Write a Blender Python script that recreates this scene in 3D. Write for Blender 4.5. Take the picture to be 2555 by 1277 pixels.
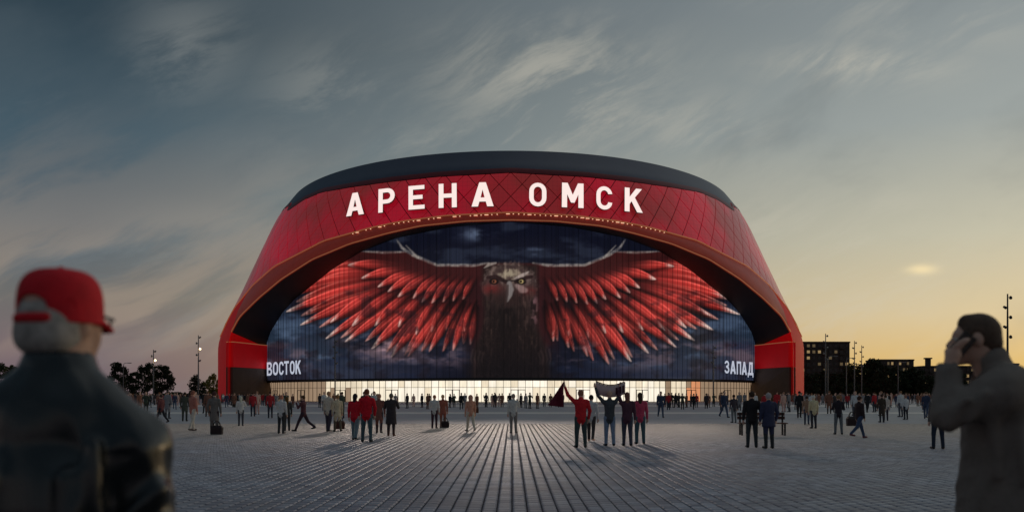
import bpy, math, random
import numpy as np
from mathutils import Vector, Matrix

for o in list(bpy.data.objects):
    bpy.data.objects.remove(o)

SC = bpy.context.scene
COL = SC.collection
random.seed(7)
RNG = np.random.default_rng(11)

# ---------------------------------------------------------------- camera
F_PX = 2213.0          # focal length in photo pixels (photo is 2555 wide)
W_PX, H_PX = 2555.0, 1277.0
U0, V0 = 1277.5, 984.0  # principal column and horizon row
CAM_H = 1.5

cam_d = bpy.data.cameras.new('camera')
cam_d.sensor_width = 36.0
cam_d.lens = 36.0 * F_PX / W_PX
cam_d.shift_y = (V0 - H_PX / 2) / W_PX
cam_d.clip_start = 0.1
cam_d.clip_end = 9000
cam_d.dof.use_dof = True
cam_d.dof.focus_distance = 120.0
cam_d.dof.aperture_fstop = 1.8
cam = bpy.data.objects.new('camera', cam_d)
cam.location = (0, 0, CAM_H)
cam.rotation_euler = (math.radians(90), 0, 0)
COL.objects.link(cam)
SC.camera = cam

SC.view_settings.view_transform = 'Standard'
SC.view_settings.look = 'None'
SC.view_settings.exposure = 0.0
SC.view_settings.gamma = 1.0
SC.view_settings.use_curve_mapping = False


def lin(c):
    """sRGB 0..255 triple -> linear rgba"""
    out = []
    for v in c[:3]:
        v = v / 255.0
        out.append(v / 12.92 if v <= 0.04045 else ((v + 0.055) / 1.055) ** 2.4)
    return (*out, 1.0)


class NT:
    """tiny node-tree helper"""
    def __init__(self, tree):
        self.t = tree
        self.n = tree.nodes
        self.l = tree.links

    def new(self, kind, **kw):
        nd = self.n.new(kind)
        for k, v in kw.items():
            setattr(nd, k, v)
        return nd

    def put(self, node, sock, val):
        s = node.inputs[sock]
        if hasattr(val, 'is_output') or isinstance(val, bpy.types.NodeSocket):
            self.l.new(val, s)
        else:
            s.default_value = val

    def math(self, op, a, b=0.0, c=0.0, clamp=False):
        nd = self.new('ShaderNodeMath', operation=op, use_clamp=clamp)
        for i, v in enumerate((a, b, c)):
            self.put(nd, i, v)
        return nd.outputs[0]

    def maprange(self, v, a, b, c=0.0, d=1.0, smooth=False):
        nd = self.new('ShaderNodeMapRange', interpolation_type='SMOOTHSTEP' if smooth else 'LINEAR')
        self.put(nd, 0, v)
        for i, x in enumerate((a, b, c, d)):
            self.put(nd, i + 1, x)
        return nd.outputs[0]

    def mix(self, fac, a, b, blend='MIX'):
        nd = self.new('ShaderNodeMix', data_type='RGBA', blend_type=blend)
        self.put(nd, 0, fac)
        self.put(nd, 6, a)
        self.put(nd, 7, b)
        return nd.outputs[2]

    def ramp(self, fac, stops):
        nd = self.new('ShaderNodeValToRGB')
        self.put(nd, 0, fac)
        cr = nd.color_ramp
        while len(cr.elements) < len(stops):
            cr.elements.new(0.5)
        for e, (p, c) in zip(cr.elements, stops):
            e.position = p
            e.color = c
        return nd.outputs[0]

    def noise(self, vec, scale, detail=3.0, rough=0.5, distort=0.0):
        nd = self.new('ShaderNodeTexNoise')
        if vec is not None:
            self.put(nd, 'Vector', vec)
        nd.inputs['Scale'].default_value = scale
        nd.inputs['Detail'].default_value = detail
        nd.inputs['Roughness'].default_value = rough
        nd.inputs['Distortion'].default_value = distort
        return nd.outputs[0]

    def mapping(self, vec, rot=(0, 0, 0), scale=(1, 1, 1), loc=(0, 0, 0)):
        nd = self.new('ShaderNodeMapping')
        self.put(nd, 'Vector', vec)
        nd.inputs['Rotation'].default_value = rot
        nd.inputs['Scale'].default_value = scale
        nd.inputs['Location'].default_value = loc
        return nd.outputs[0]


# ---------------------------------------------------------------- sky
SUN_AZ = math.radians(52)     # to the right of the view direction, behind the arena
SUN_EL = math.radians(3.0)
world = bpy.data.worlds.new('World')
SC.world = world
world.use_nodes = True
w = NT(world.node_tree)
w.n.clear()
tc = w.new('ShaderNodeTexCoord').outputs['Generated']
sep = w.new('ShaderNodeSeparateXYZ')
w.put(sep, 0, tc)
X, Y, Z = sep.outputs
hyp = w.math('SQRT', w.math('ADD', w.math('MULTIPLY', X, X), w.math('MULTIPLY', Y, Y)))
hyp = w.math('MAXIMUM', hyp, 0.001)
toward = w.math('DIVIDE', w.math('ADD', w.math('MULTIPLY', X, math.sin(SUN_AZ)),
                                 w.math('MULTIPLY', Y, math.cos(SUN_AZ))), hyp)
el = w.math('MAXIMUM', Z, 0.0)
far_ramp = w.ramp(el, [(0.0, lin((108, 93, 104))), (0.045, lin((120, 105, 108))), (0.10, lin((108, 107, 105))),
                       (0.17, lin((84, 99, 109))), (0.26, lin((68, 88, 100))), (0.36, lin((48, 65, 76))), (0.45, lin((46, 62, 73))),
                       (1.0, lin((80, 93, 102)))])
sun_ramp = w.ramp(el, [(0.0, lin((240, 192, 100))), (0.035, lin((236, 198, 122))), (0.08, lin((230, 208, 162))),
                       (0.16, lin((206, 200, 175))), (0.27, lin((166, 172, 168))), (0.42, lin((136, 145, 149))),
                       (1.0, lin((116, 124, 128)))])
base = w.mix(w.math('POWER', w.maprange(toward, 0.2, 1.0), 1.25), far_ramp, sun_ramp)
# thin high cirrus, drawn out along one direction
rot = w.mapping(tc, rot=(0, math.radians(27), 0))
wn = w.new('ShaderNodeTexNoise')
w.put(wn, 'Vector', rot)
wn.inputs['Scale'].default_value = 3.2
wn.inputs['Detail'].default_value = 3.0
vm = w.new('ShaderNodeVectorMath', operation='SCALE')
w.put(vm, 0, wn.outputs['Color'])
vm.inputs['Scale'].default_value = 0.085
va = w.new('ShaderNodeVectorMath', operation='ADD')
w.put(va, 0, rot)
w.put(va, 1, vm.outputs[0])
str1 = w.noise(w.mapping(va.outputs[0], scale=(2.4, 2.4, 10.0), loc=(0.9, 0, 1.35)), 2.3, 10.0, 0.66, 0.25)
patch = w.noise(w.mapping(tc, loc=(2.7, 0.2, 0.55)), 2.9, 2.0, 0.5)
# where the cirrus gathers: loose clusters (bearing and height as slopes from the plaza), and at random elsewhere
ys = w.math('MAXIMUM', Y, 0.02)
sa, se = w.math('DIVIDE', X, ys), w.math('DIVIDE', Z, ys)
clus = w.math('MULTIPLY', w.maprange(patch, 0.46, 0.66, smooth=True), 0.55)
for (cu_, cv_, ru_, rv_, k_) in ((450, 110, 120, 110, 0.75), (820, 220, 150, 90, 0.55), (1350, 190, 230, 110, 1.0), (1420, 300, 260, 60, 0.9), (2140, 165, 190, 45, 0.75),
                                 (1230, 365, 260, 45, 0.9), (260, 640, 330, 60, 0.7), (90, 300, 110, 70, 0.5), (520, 560, 220, 50, 0.5), (1750, 330, 170, 80, 0.5), (2330, 60, 200, 60, 0.4)):
    da = w.math('DIVIDE', w.math('SUBTRACT', sa, (cu_ - U0) / F_PX), ru_ / F_PX)
    de = w.math('DIVIDE', w.math('SUBTRACT', se, (V0 - cv_) / F_PX), rv_ / F_PX)
    r2 = w.math('ADD', w.math('MULTIPLY', da, da), w.math('MULTIPLY', de, de))
    clus = w.math('MAXIMUM', clus, w.math('MULTIPLY', w.math('EXPONENT', w.math('MULTIPLY', r2, -0.8)), k_))
cir = w.math('MULTIPLY', w.maprange(str1, 0.41, 0.64, smooth=True), clus)
da = w.math('DIVIDE', w.math('SUBTRACT', sa, (2300 - U0) / F_PX), 0.016)
de = w.math('DIVIDE', w.math('SUBTRACT', se, (V0 - 672) / F_PX), 0.0055)
puff = w.math('EXPONENT', w.math('MULTIPLY', w.math('ADD', w.math('MULTIPLY', da, da), w.math('MULTIPLY', de, de)), -1.0))
puff = w.math('MULTIPLY', puff, w.maprange(str1, 0.25, 0.5))
# soft low banks near the horizon away from the sun
low = w.noise(w.mapping(va.outputs[0], scale=(1.6, 1.6, 7.0), rot=(0, math.radians(-14), 0), loc=(0.4, 1.3, 0.35)), 2.6, 6.0, 0.55, 0.2)
lowm = w.math('MULTIPLY', w.maprange(low, 0.42, 0.60, smooth=True), w.maprange(el, 0.32, 0.06, smooth=True))
lowm = w.math('MULTIPLY', lowm, w.maprange(toward, 0.9, 0.5, smooth=True))
lowm = w.math('MULTIPLY', lowm, w.maprange(el, 0.015, 0.09, smooth=True))
cloud_c = w.mix(w.maprange(toward, 0.2, 0.95), lin((112, 121, 126)), lin((216, 208, 188)))
c1 = w.mix(w.math('MULTIPLY', cir, 0.62), base, cloud_c)
c1 = w.mix(w.math('MULTIPLY', puff, 0.8), c1, lin((248, 226, 176)))
c2 = w.mix(w.math('MULTIPLY', lowm, 0.44), c1, lin((176, 156, 136)))
dark = w.noise(w.mapping(va.outputs[0], scale=(1.5, 1.5, 3.2), loc=(5.2, 2.1, 0.9)), 2.6, 5.0, 0.55, 0.2)
c3 = w.mix(w.math('MULTIPLY', w.maprange(dark, 0.48, 0.75, smooth=True), 0.32), c2, lin((86, 97, 104)))
below = w.maprange(Z, -0.01, -0.03)
c4 = w.mix(below, c3, lin((60, 60, 62)))
bg1 = w.new('ShaderNodeBackground')
w.put(bg1, 0, c4)
bg1.inputs[1].default_value = 1.0
sky = w.new('ShaderNodeTexSky', sky_type='NISHITA', sun_disc=False)
sky.sun_elevation = SUN_EL
sky.sun_rotation = SUN_AZ
sky.dust_density = 2.0
bg2 = w.new('ShaderNodeBackground')
w.put(bg2, 0, sky.outputs[0])
bg2.inputs[1].default_value = 0.0012
add = w.new('ShaderNodeAddShader')
w.l.new(bg1.outputs[0], add.inputs[0])
w.l.new(bg2.outputs[0], add.inputs[1])
wo = w.new('ShaderNodeOutputWorld')
w.l.new(add.outputs[0], wo.inputs[0])

# ---------------------------------------------------------------- low sun, behind and to the right
sun_d = bpy.data.lights.new('sun', 'SUN')
sun_d.energy = 0.12
sun_d.angle = math.radians(6)
sun_d.color = (1.0, 0.72, 0.42)
sun = bpy.data.objects.new('sun', sun_d)
sd = Vector((math.sin(SUN_AZ) * math.cos(SUN_EL), math.cos(SUN_AZ) * math.cos(SUN_EL), math.sin(SUN_EL)))
sun.rotation_euler = (-sd).to_track_quat('-Z', 'Y').to_euler()
sun.location = (120, 100, 60)
COL.objects.link(sun)

# ---------------------------------------------------------------- materials


def mat(name, col, rough=0.6, metal=0.0, var=0.0, vscale=4.0, bump=0.0, bscale=30.0, emit=None, estr=0.0,
        spec=0.5, obj_var=0.0, coords='Object', col2=None):
    m = bpy.data.materials.new(name)
    m.use_nodes = True
    t = NT(m.node_tree)
    b = t.n['Principled BSDF']
    c = lin(col)
    b.inputs['Roughness'].default_value = rough
    b.inputs['Metallic'].default_value = metal
    b.inputs['Specular IOR Level'].default_value = spec
    src = None
    if var or obj_var or bump:
        tco = t.new('ShaderNodeTexCoord').outputs[coords]
    if var:
        n = t.noise(tco, vscale, 5.0, 0.6)
        c_hi = lin(col2) if col2 else tuple(min(1, x * (1 + var)) for x in c[:3]) + (1,)
        c_lo = tuple(x * (1 - var) for x in c[:3]) + (1,)
        src = t.mix(t.maprange(n, 0.3, 0.7), c_lo, c_hi)
    if obj_var:
        r = t.new('ShaderNodeObjectInfo').outputs['Random']
        k = t.maprange(r, 0, 1, 1 - obj_var, 1 + obj_var)
        src = t.mix(1.0, src if src is not None else c, t.new('ShaderNodeCombineColor').outputs[0], 'MULTIPLY')
        cc = [x for x in t.n if x.bl_idname == 'ShaderNodeCombineColor'][-1]
        for i in range(3):
            t.l.new(k, cc.inputs[i])
    if src is None:
        b.inputs['Base Color'].default_value = c
    else:
        t.l.new(src, b.inputs['Base Color'])
    if bump:
        n = t.noise(tco, bscale, 4.0, 0.6)
        bn = t.new('ShaderNodeBump')
        bn.inputs['Strength'].default_value = bump
        bn.inputs['Distance'].default_value = 0.02
        t.l.new(n, bn.inputs['Height'])
        t.l.new(bn.outputs[0], b.inputs['Normal'])
    if emit is not None:
        b.inputs['Emission Color'].default_value = lin(emit)
        b.inputs['Emission Strength'].default_value = estr
    return m


_cloth = {}


def cloth(hexc, rough=0.85):
    key = (hexc, rough)
    if key not in _cloth:
        c = tuple(min(225, int(hexc[i:i + 2], 16) * 1.5 + 8) for i in (0, 2, 4))
        _cloth[key] = mat('cloth_' + hexc, c, rough, var=0.18, vscale=14, bump=0.25, bscale=22, spec=0.3)
    return _cloth[key]


# ---------------------------------------------------------------- object helpers
def tag(o, label=None, cat=None, group=None, kind=None):
    if label:
        o['label'] = label
    if cat:
        o['category'] = cat
    if group:
        o['group'] = group
    if kind:
        o['kind'] = kind
    return o


def empty(name, loc=(0, 0, 0), rz=0.0):
    o = bpy.data.objects.new(name, None)
    o.empty_display_size = 0.2
    o.location = loc
    o.rotation_euler = (0, 0, rz)
    COL.objects.link(o)
    return o


def link(name, me, parent=None, loc=None):
    o = bpy.data.objects.new(name, me)
    COL.objects.link(o)
    if parent is not None:
        o.parent = parent
    if loc is not None:
        o.location = loc
    return o


def np_mesh(name, V, Q, mats, mi=None, smooth=True):
    """mesh from vertex array and an (m,k) face array"""
    V = np.asarray(V, np.float32)
    Q = np.asarray(Q, np.int32)
    k = Q.shape[1]
    me = bpy.data.meshes.new(name)
    me.vertices.add(len(V))
    me.vertices.foreach_set('co', V.ravel())
    me.loops.add(Q.size)
    me.loops.foreach_set('vertex_index', Q.ravel())
    me.polygons.add(len(Q))
    me.polygons.foreach_set('loop_start', np.arange(0, Q.size, k, dtype=np.int32))
    for m in (mats if isinstance(mats, (list, tuple)) else [mats]):
        me.materials.append(m)
    if mi is not None:
        me.polygons.foreach_set('material_index', np.asarray(mi, np.int32))
    me.polygons.foreach_set('use_smooth', np.full(len(Q), bool(smooth)))
    me.update(calc_edges=True)
    me.validate()
    return me


class MB:
    """collects boxes, tubes and sheets into one mesh"""
    def __init__(self):
        self.v, self.f = [], []

    def add(self, vs, fs):
        o = len(self.v)
        self.v += [tuple(map(float, p)) for p in vs]
        self.f += [tuple(i + o for i in f) for f in fs]
        return self

    def box(self, c, s, rz=0.0, taper=1.0):
        x, y, z = s[0] / 2, s[1] / 2, s[2] / 2
        ca, sa = math.cos(rz), math.sin(rz)
        vs = []
        for dz, k in ((-z, 1.0), (z, taper)):
            for dx, dy in ((-x, -y), (x, -y), (x, y), (-x, y)):
                dx *= k
                dy *= k
                vs.append((c[0] + dx * ca - dy * sa, c[1] + dx * sa + dy * ca, c[2] + dz))
        return self.add(vs, [(3, 2, 1, 0), (4, 5, 6, 7), (0, 1, 5, 4), (1, 2, 6, 5), (2, 3, 7, 6), (3, 0, 4, 7)])

    def tube(self, pts, rads, n=8, cap=True):
        pts = [Vector(p) for p in pts]
        if not hasattr(rads, '__len__'):
            rads = [rads] * len(pts)
        o = len(self.v)
        ref = None
        for i, p in enumerate(pts):
            d = (pts[min(i + 1, len(pts) - 1)] - pts[max(i - 1, 0)]).normalized()
            a = ref if ref is not None else (Vector((1, 0, 0)) if abs(d.x) < 0.8 else Vector((0, 1, 0)))
            a = (a - d * a.dot(d)).normalized()
            ref = a
            b = d.cross(a)
            for k in range(n):
                t = 2 * math.pi * k / n
                self.v.append(tuple(p + (a * math.cos(t) + b * math.sin(t)) * rads[i]))
        for i in range(len(pts) - 1):
            for k in range(n):
                k2 = (k + 1) % n
                self.f.append((o + i * n + k, o + i * n + k2, o + (i + 1) * n + k2, o + (i + 1) * n + k))
        if cap:
            self.f.append(tuple(o + k for k in reversed(range(n))))
            e = o + (len(pts) - 1) * n
            self.f.append(tuple(e + k for k in range(n)))
        return self

    def prism(self, poly, z0, z1, poly_top=None):
        n = len(poly)
        top = poly_top or poly
        vs = [(p[0], p[1], z0) for p in poly] + [(p[0], p[1], z1) for p in top]
        fs = [tuple(reversed(range(n))), tuple(range(n, 2 * n))]
        fs += [(i, (i + 1) % n, n + (i + 1) % n, n + i) for i in range(n)]
        return self.add(vs, fs)

    def mesh(self, name, m, smooth=False):
        me = bpy.data.meshes.new(name)
        me.from_pydata(self.v, [], self.f)
        for mm in (m if isinstance(m, (list, tuple)) else [m]):
            me.materials.append(mm)
        if smooth:
            me.polygons.foreach_set('use_smooth', [True] * len(me.polygons))
        me.update()
        return me

    def build(self, name, m, parent=None, smooth=False, loc=None):
        return link(name, self.mesh(name, m, smooth), parent, loc)


def ground_pt(u, v):
    """photo pixel of a point standing on the plaza -> (X, Y)"""
    y = F_PX * CAM_H / (v - V0)
    return (u - U0) * y / F_PX, y


def at(u, v, y):
    """photo pixel at a known distance -> point"""
    return Vector(((u - U0) * y / F_PX, y, CAM_H - (v - V0) * y / F_PX))


def sphere_mb(c, r, n=8, m=6):
    vs, fs = [], []
    for i in range(m + 1):
        p = math.pi * i / m
        for j in range(n):
            a = 2 * math.pi * j / n
            vs.append((c[0] + r * math.sin(p) * math.cos(a), c[1] + r * math.sin(p) * math.sin(a), c[2] + r * math.cos(p)))
    for i in range(m):
        for j in range(n):
            fs.append((i * n + j, (i + 1) * n + j, (i + 1) * n + (j + 1) % n, i * n + (j + 1) % n))
    return MB().add(vs, fs)

# ================================================================ GROUND
M_GROUND = mat('far_ground', (92, 90, 88), 0.9, var=0.2, vscale=0.05)
M_ASPH = mat('plaza_slab_grey', (180, 178, 182), 0.6, var=0.12, vscale=0.6, bump=0.2, bscale=8, spec=0.4)
M_BAND = mat('pale_granite', (236, 228, 220), 0.6, var=0.10, vscale=0.8)
M_BED = mat('joint_bed', (50, 50, 58), 0.9, var=0.2, vscale=6)


def paver_mat():
    m = bpy.data.materials.new('paving_stone')
    m.use_nodes = True
    t = NT(m.node_tree)
    b = t.n['Principled BSDF']
    pos = t.new('ShaderNodeNewGeometry').outputs['Position']
    isl = t.new('ShaderNodeNewGeometry').outputs['Random Per Island']
    obr = t.new('ShaderNodeObjectInfo').outputs['Random']
    r = t.math('FRACT', t.math('ADD', isl, obr))
    n1 = t.noise(pos, 0.55, 4.0, 0.6)
    n2 = t.noise(pos, 26.0, 3.0, 0.6)
    c = t.mix(r, lin((116, 123, 142)), lin((186, 190, 204)))
    c = t.mix(t.maprange(n1, 0.35, 0.7), c, lin((150, 144, 152)))
    c = t.mix(t.math('MULTIPLY', t.maprange(n2, 0.45, 0.75), 0.35), c, lin((112, 113, 118)))
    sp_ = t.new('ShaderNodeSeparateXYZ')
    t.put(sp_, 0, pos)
    c = t.mix(t.math('MULTIPLY', t.maprange(sp_.outputs[1], 22.0, 40.0, smooth=True), 0.8), c, lin((206, 186, 168)))   # warm light on the farther rows, painted into the stone colour
    t.l.new(c, b.inputs['Base Color'])
    t.l.new(t.maprange(n2, 0.2, 0.8, 0.46, 0.60), b.inputs['Roughness'])
    b.inputs['Specular IOR Level'].default_value = 0.6
    bn = t.new('ShaderNodeBump')
    bn.inputs['Strength'].default_value = 0.15
    bn.inputs['Distance'].default_value = 0.003
    t.l.new(n2, bn.inputs['Height'])
    t.l.new(bn.outputs[0], b.inputs['Normal'])
    return m


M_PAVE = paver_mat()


def rect(name, x0, x1, y0, y1, z, m, nx=1, ny=1):
    xs = np.linspace(x0, x1, nx + 1)
    ys = np.linspace(y0, y1, ny + 1)
    vs = [(x, y, z) for y in ys for x in xs]
    fs = [(j * (nx + 1) + i, j * (nx + 1) + i + 1, (j + 1) * (nx + 1) + i + 1, (j + 1) * (nx + 1) + i)
          for j in range(ny) for i in range(nx)]
    return MB().add(vs, fs).build(name, m)


g = rect('ground', -4000, 4000, -60, 6000, -0.06, M_GROUND)
tag(g, 'flat dull ground reaching out to the horizon', 'ground', kind='structure')
plaza = rect('plaza', -90, 90, -12, 46, -0.035, M_BED)
tag(plaza, 'open plaza paved with rows of narrow grey stones', 'plaza', kind='structure')
slab = rect('pavement', -160, 160, 46, 330, -0.004, M_ASPH)
tag(slab, 'smooth grey pavement between the stone rows and the arena', 'pavement', kind='structure')
for i, (y0, y1, lab) in enumerate(((69.5, 76, 'pale stone band across the pavement in front of the walkers'),
                                  (112, 128, 'wide pale stone band just before the lit glass entrance'))):
    s = rect('paving_band', -150, 150, y0, y1, 0.002, M_BAND)
    tag(s, lab, 'paving band', kind='structure')

# rows of paving stones: real blocks with open joints along the view
ROW, GAPX = 0.2, 0.021
LEN, GAPY = 0.24, 0.036
Y_NEAR, Y_FAR = 9.6, 46.0


def stone_verts(w_, l_, h_, bev=0.022, drop=0.012):
    """open-bottomed block with a chamfered top edge (8+4 verts)"""
    x, y = w_ / 2, l_ / 2
    base = [(-x, -y, -h_), (x, -y, -h_), (x, y, -h_), (-x, y, -h_)]
    mid = [(-x, -y, -drop), (x, -y, -drop), (x, y, -drop), (-x, y, -drop)]
    xb, yb = x - bev, y - bev
    top = [(-xb, -yb, 0), (xb, -yb, 0), (xb, yb, 0), (-xb, yb, 0)]
    fs = []
    for a in (0, 4):
        for k in range(4):
            fs.append((a + k, a + (k + 1) % 4, a + 4 + (k + 1) % 4, a + 4 + k))
    fs.append((8, 9, 10, 11))
    return np.array(base + mid + top, np.float32), np.array(fs, np.int32)


SV, SF = stone_verts(ROW - GAPX, LEN - GAPY, 0.03)
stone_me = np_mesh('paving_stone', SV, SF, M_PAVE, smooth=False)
cells = []
half = 34.0
for i in range(int(-half / ROW), int(half / ROW) + 1):
    x = (i + 0.5) * ROW
    off = 0.5 * LEN * (i % 2) + 0.03 * math.sin(i * 12.9)
    y_in = max(Y_NEAR, (abs(x) - 3.0) / 0.60)
    j0 = int((y_in - off) / LEN)
    for j in range(j0, int((Y_FAR - off) / LEN)):
        y = off + (j + 0.5) * LEN
        if y > y_in:
            cells.append((x, y))
cells = np.array(cells, np.float32)
# the 300 that show largest: nearest to the lens and inside the frame
vis = (np.abs(cells[:, 0]) < cells[:, 1] * 0.577) & (cells[:, 1] > 11.4)
vis &= (cells[:, 0] > -cells[:, 1] * 0.37) & (cells[:, 0] < cells[:, 1] * 0.50)   # not behind the two near men
score = np.where(vis, cells[:, 1], 1e9)
order = np.argsort(score)
near_i, rest_i = order[:300], order[300:]
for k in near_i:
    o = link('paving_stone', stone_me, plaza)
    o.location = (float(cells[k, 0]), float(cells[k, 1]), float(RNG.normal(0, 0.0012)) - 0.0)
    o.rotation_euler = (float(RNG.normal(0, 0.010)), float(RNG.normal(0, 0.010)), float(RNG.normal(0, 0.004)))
rest = cells[rest_i]
n = len(rest)
tilt = RNG.normal(0, 0.010, (n, 2)).astype(np.float32)
SVt = np.repeat(SV[None, :, :], n, 0)
SVt[:, :, 2] += SVt[:, :, 0] * tilt[:, :1] + SVt[:, :, 1] * tilt[:, 1:]
V = SVt + np.concatenate([rest, RNG.normal(0, 0.0012, (n, 1)).astype(np.float32)], 1)[:, None, :]
Q = SF[None, :, :] + (np.arange(n) * len(SV))[:, None, None]
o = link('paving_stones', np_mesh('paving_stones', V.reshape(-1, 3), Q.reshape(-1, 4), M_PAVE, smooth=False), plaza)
o['kind'] = 'stuff'

# ================================================================ ARENA
# The body is an oval drum whose walls lean inwards: at height z the plan is an ellipse with
# half axes a(z), b(z) about (AX, AY).  The red ribbon is the upper skin of that body, cut by a
# wide arch; behind the arch stands the upright oval wall with the big screen.
AX, AY = -0.25, 245.0
_az = [(0, 75.2), (13.4, 75.2), (18.7, 73.6), (24.3, 70.6), (36.3, 65.1), (41.7, 62.6), (45.8, 60.3), (48.4, 58.6), (49.5, 57.8)]
_bz = [(0, 88.0), (13, 88.0), (20, 86.0), (33.7, 81.0), (44.3, 77.0), (46, 74.6), (49.5, 70.6)]


def smooth_interp(tab):
    x = np.linspace(tab[0][0] - 4, tab[-1][0] + 4, 400)
    y = np.interp(x, *zip(*tab))
    # extrapolate ends so the smoothing does not round them
    y = np.where(x > tab[-1][0], tab[-1][1] + (x - tab[-1][0]) * (tab[-1][1] - tab[-2][1]) / (tab[-1][0] - tab[-2][0]), y)
    k = np.hanning(31)
    k /= k.sum()
    ys = np.convolve(np.pad(y, 15, mode='edge'), k, mode='valid')
    return lambda z: np.interp(z, x, ys)


A_, B_ = smooth_interp(_az), smooth_interp(_bz)
WA, WB = 67.0, 70.0      # upright wall (screen)


def body(th, z):
    return np.stack([AX + A_(z) * np.sin(th), AY - B_(z) * np.cos(th), z + 0 * th], -1)


def wall(th, z, d=0.0):
    return np.stack([AX + (WA + d) * np.sin(th), AY - (WB + d) * np.cos(th), z + 0 * th], -1)


def to_px(p):
    p = np.asarray(p)
    return U0 + F_PX * p[..., 0] / p[..., 1], V0 - F_PX * (p[..., 2] - CAM_H) / p[..., 1]


# outline curves measured from the axis of symmetry: (offset from axis, row)
C_D = [(0, 420), (180, 430), (300, 443), (390, 456), (465, 470), (510, 489), (556, 520)]
C_A = [(0, 533), (160, 541), (275, 556), (350, 572), (462, 603), (587, 667), (640, 713), (690, 775), (727, 852), (728, 900)]
C_B = [(0, 552), (110, 555), (225, 567), (305, 585), (399, 611), (493, 650), (570, 699), (628, 747), (675, 793), (696, 832), (700, 872)]
C_C = [(0, 554), (150, 567), (285, 594), (371, 627), (445, 672), (493, 710), (540, 747), (570, 780), (600, 828), (613, 868)]


def solve(surf, curve, th, z0, z1):
    zs = np.linspace(z1, z0, 1200)
    p = surf(np.full_like(zs, th), zs)
    u, v = to_px(p)
    du = np.abs(u - (U0 + F_PX * AX / 200))
    cx, cy = zip(*curve)
    g = v - np.interp(du, cx, cy)
    s = np.where((g[:-1] < 0) & (g[1:] >= 0))[0]
    if len(s) == 0:
        return None
    if du[s[0]] > cx[-1]:
        return None
    return float(zs[s[0]])


R = math.radians
TH = np.radians(np.arange(0, 76, 0.5))
ZD = [solve(body, C_D, t, 30, 49.4) for t in TH]
ZA = [solve(body, C_A, t, 9, 44) for t in TH]
ZB = [solve(body, C_B, t, 9, 44) for t in TH]
TW = np.radians(np.arange(0, 76, 0.25))
ZC = [solve(wall, C_C, t, 9, 44) for t in TW]


def clean(th, zs, fill=None):
    ok = [(t, z) for t, z in zip(th, zs) if z is not None]
    t_, z_ = map(np.array, zip(*ok))
    return t_, z_


tD, zD = clean(TH, ZD)
tA, zA = clean(TH, ZA)
tB, zB = clean(TH, ZB)
tC, zC = clean(TW, ZC)


def sm(z):
    k = np.array([1, 2, 3, 2, 1.0])
    k /= k.sum()
    zz = np.concatenate([z[2:0:-1], z, 2 * z[-1] - z[-2:-4:-1]])
    return np.convolve(zz, k, mode='valid')


zD, zA, zB, zC = sm(zD), sm(zA), sm(zB), sm(zC)
TB_END, TA_END, TC_END = tB[-1], tA[-1], tC[-1]
print('arena angles', np.degrees([tD[-1], TA_END, TB_END, TC_END]), 'z', zD[0], zD[-1], zA[0], zA[-1], zB[0], zB[-1], zC[0], zC[-1])
fD = lambda t: np.interp(np.abs(t), tD, zD)
fA = lambda t: np.interp(np.abs(t), tA, zA)
fB = lambda t: np.interp(np.abs(t), tB, zB)
fC = lambda t: np.interp(np.abs(t), tC, zC)
FLOOD_W = 66000.0      # strength of the plaza floods
Z_SCR = 4.75             # bottom of the screen
Z_TOP = 49.3

M_SHELL = mat('ribbon_joint_maroon', (74, 14, 22), 0.5, var=0.1, vscale=0.4)
M_ROOF = mat('roof_cladding_slate', (70, 72, 90), 0.38, 0.3, var=0.08, vscale=0.3, coords='Object')
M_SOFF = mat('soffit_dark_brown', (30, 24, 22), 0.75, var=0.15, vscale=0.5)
M_PIER = mat('pier_red_paint', (214, 12, 20), 0.6, spec=0.25, var=0.08, vscale=0.3, emit=(206, 20, 26), estr=0.16)  # red paint with a faint glow added in place of lamp light
M_LIP = mat('lip_copper_red', (182, 66, 48), 0.45, var=0.12, vscale=0.6, emit=(170, 52, 36), estr=0.12)  # emission added so the downward face looks lit
M_TRIM = mat('trim_warm_metal', (214, 150, 112), 0.32, 0.4, emit=(255, 150, 96), estr=0.16)  # metal given a slight glow so its line reads bright
M_LED = mat('led_warm_white', (255, 230, 205), 0.5, emit=(255, 206, 166), estr=1.1)
M_FLOOD = mat('flood_lens', (255, 240, 220), 0.4, emit=(255, 226, 200), estr=1.2)
M_BASE = mat('base_brown_render', (86, 68, 54), 0.75, var=0.15, vscale=0.5)
M_STRIP = mat('ribbon_top_strip', (122, 20, 28), 0.4, var=0.08, vscale=0.4)


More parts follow.
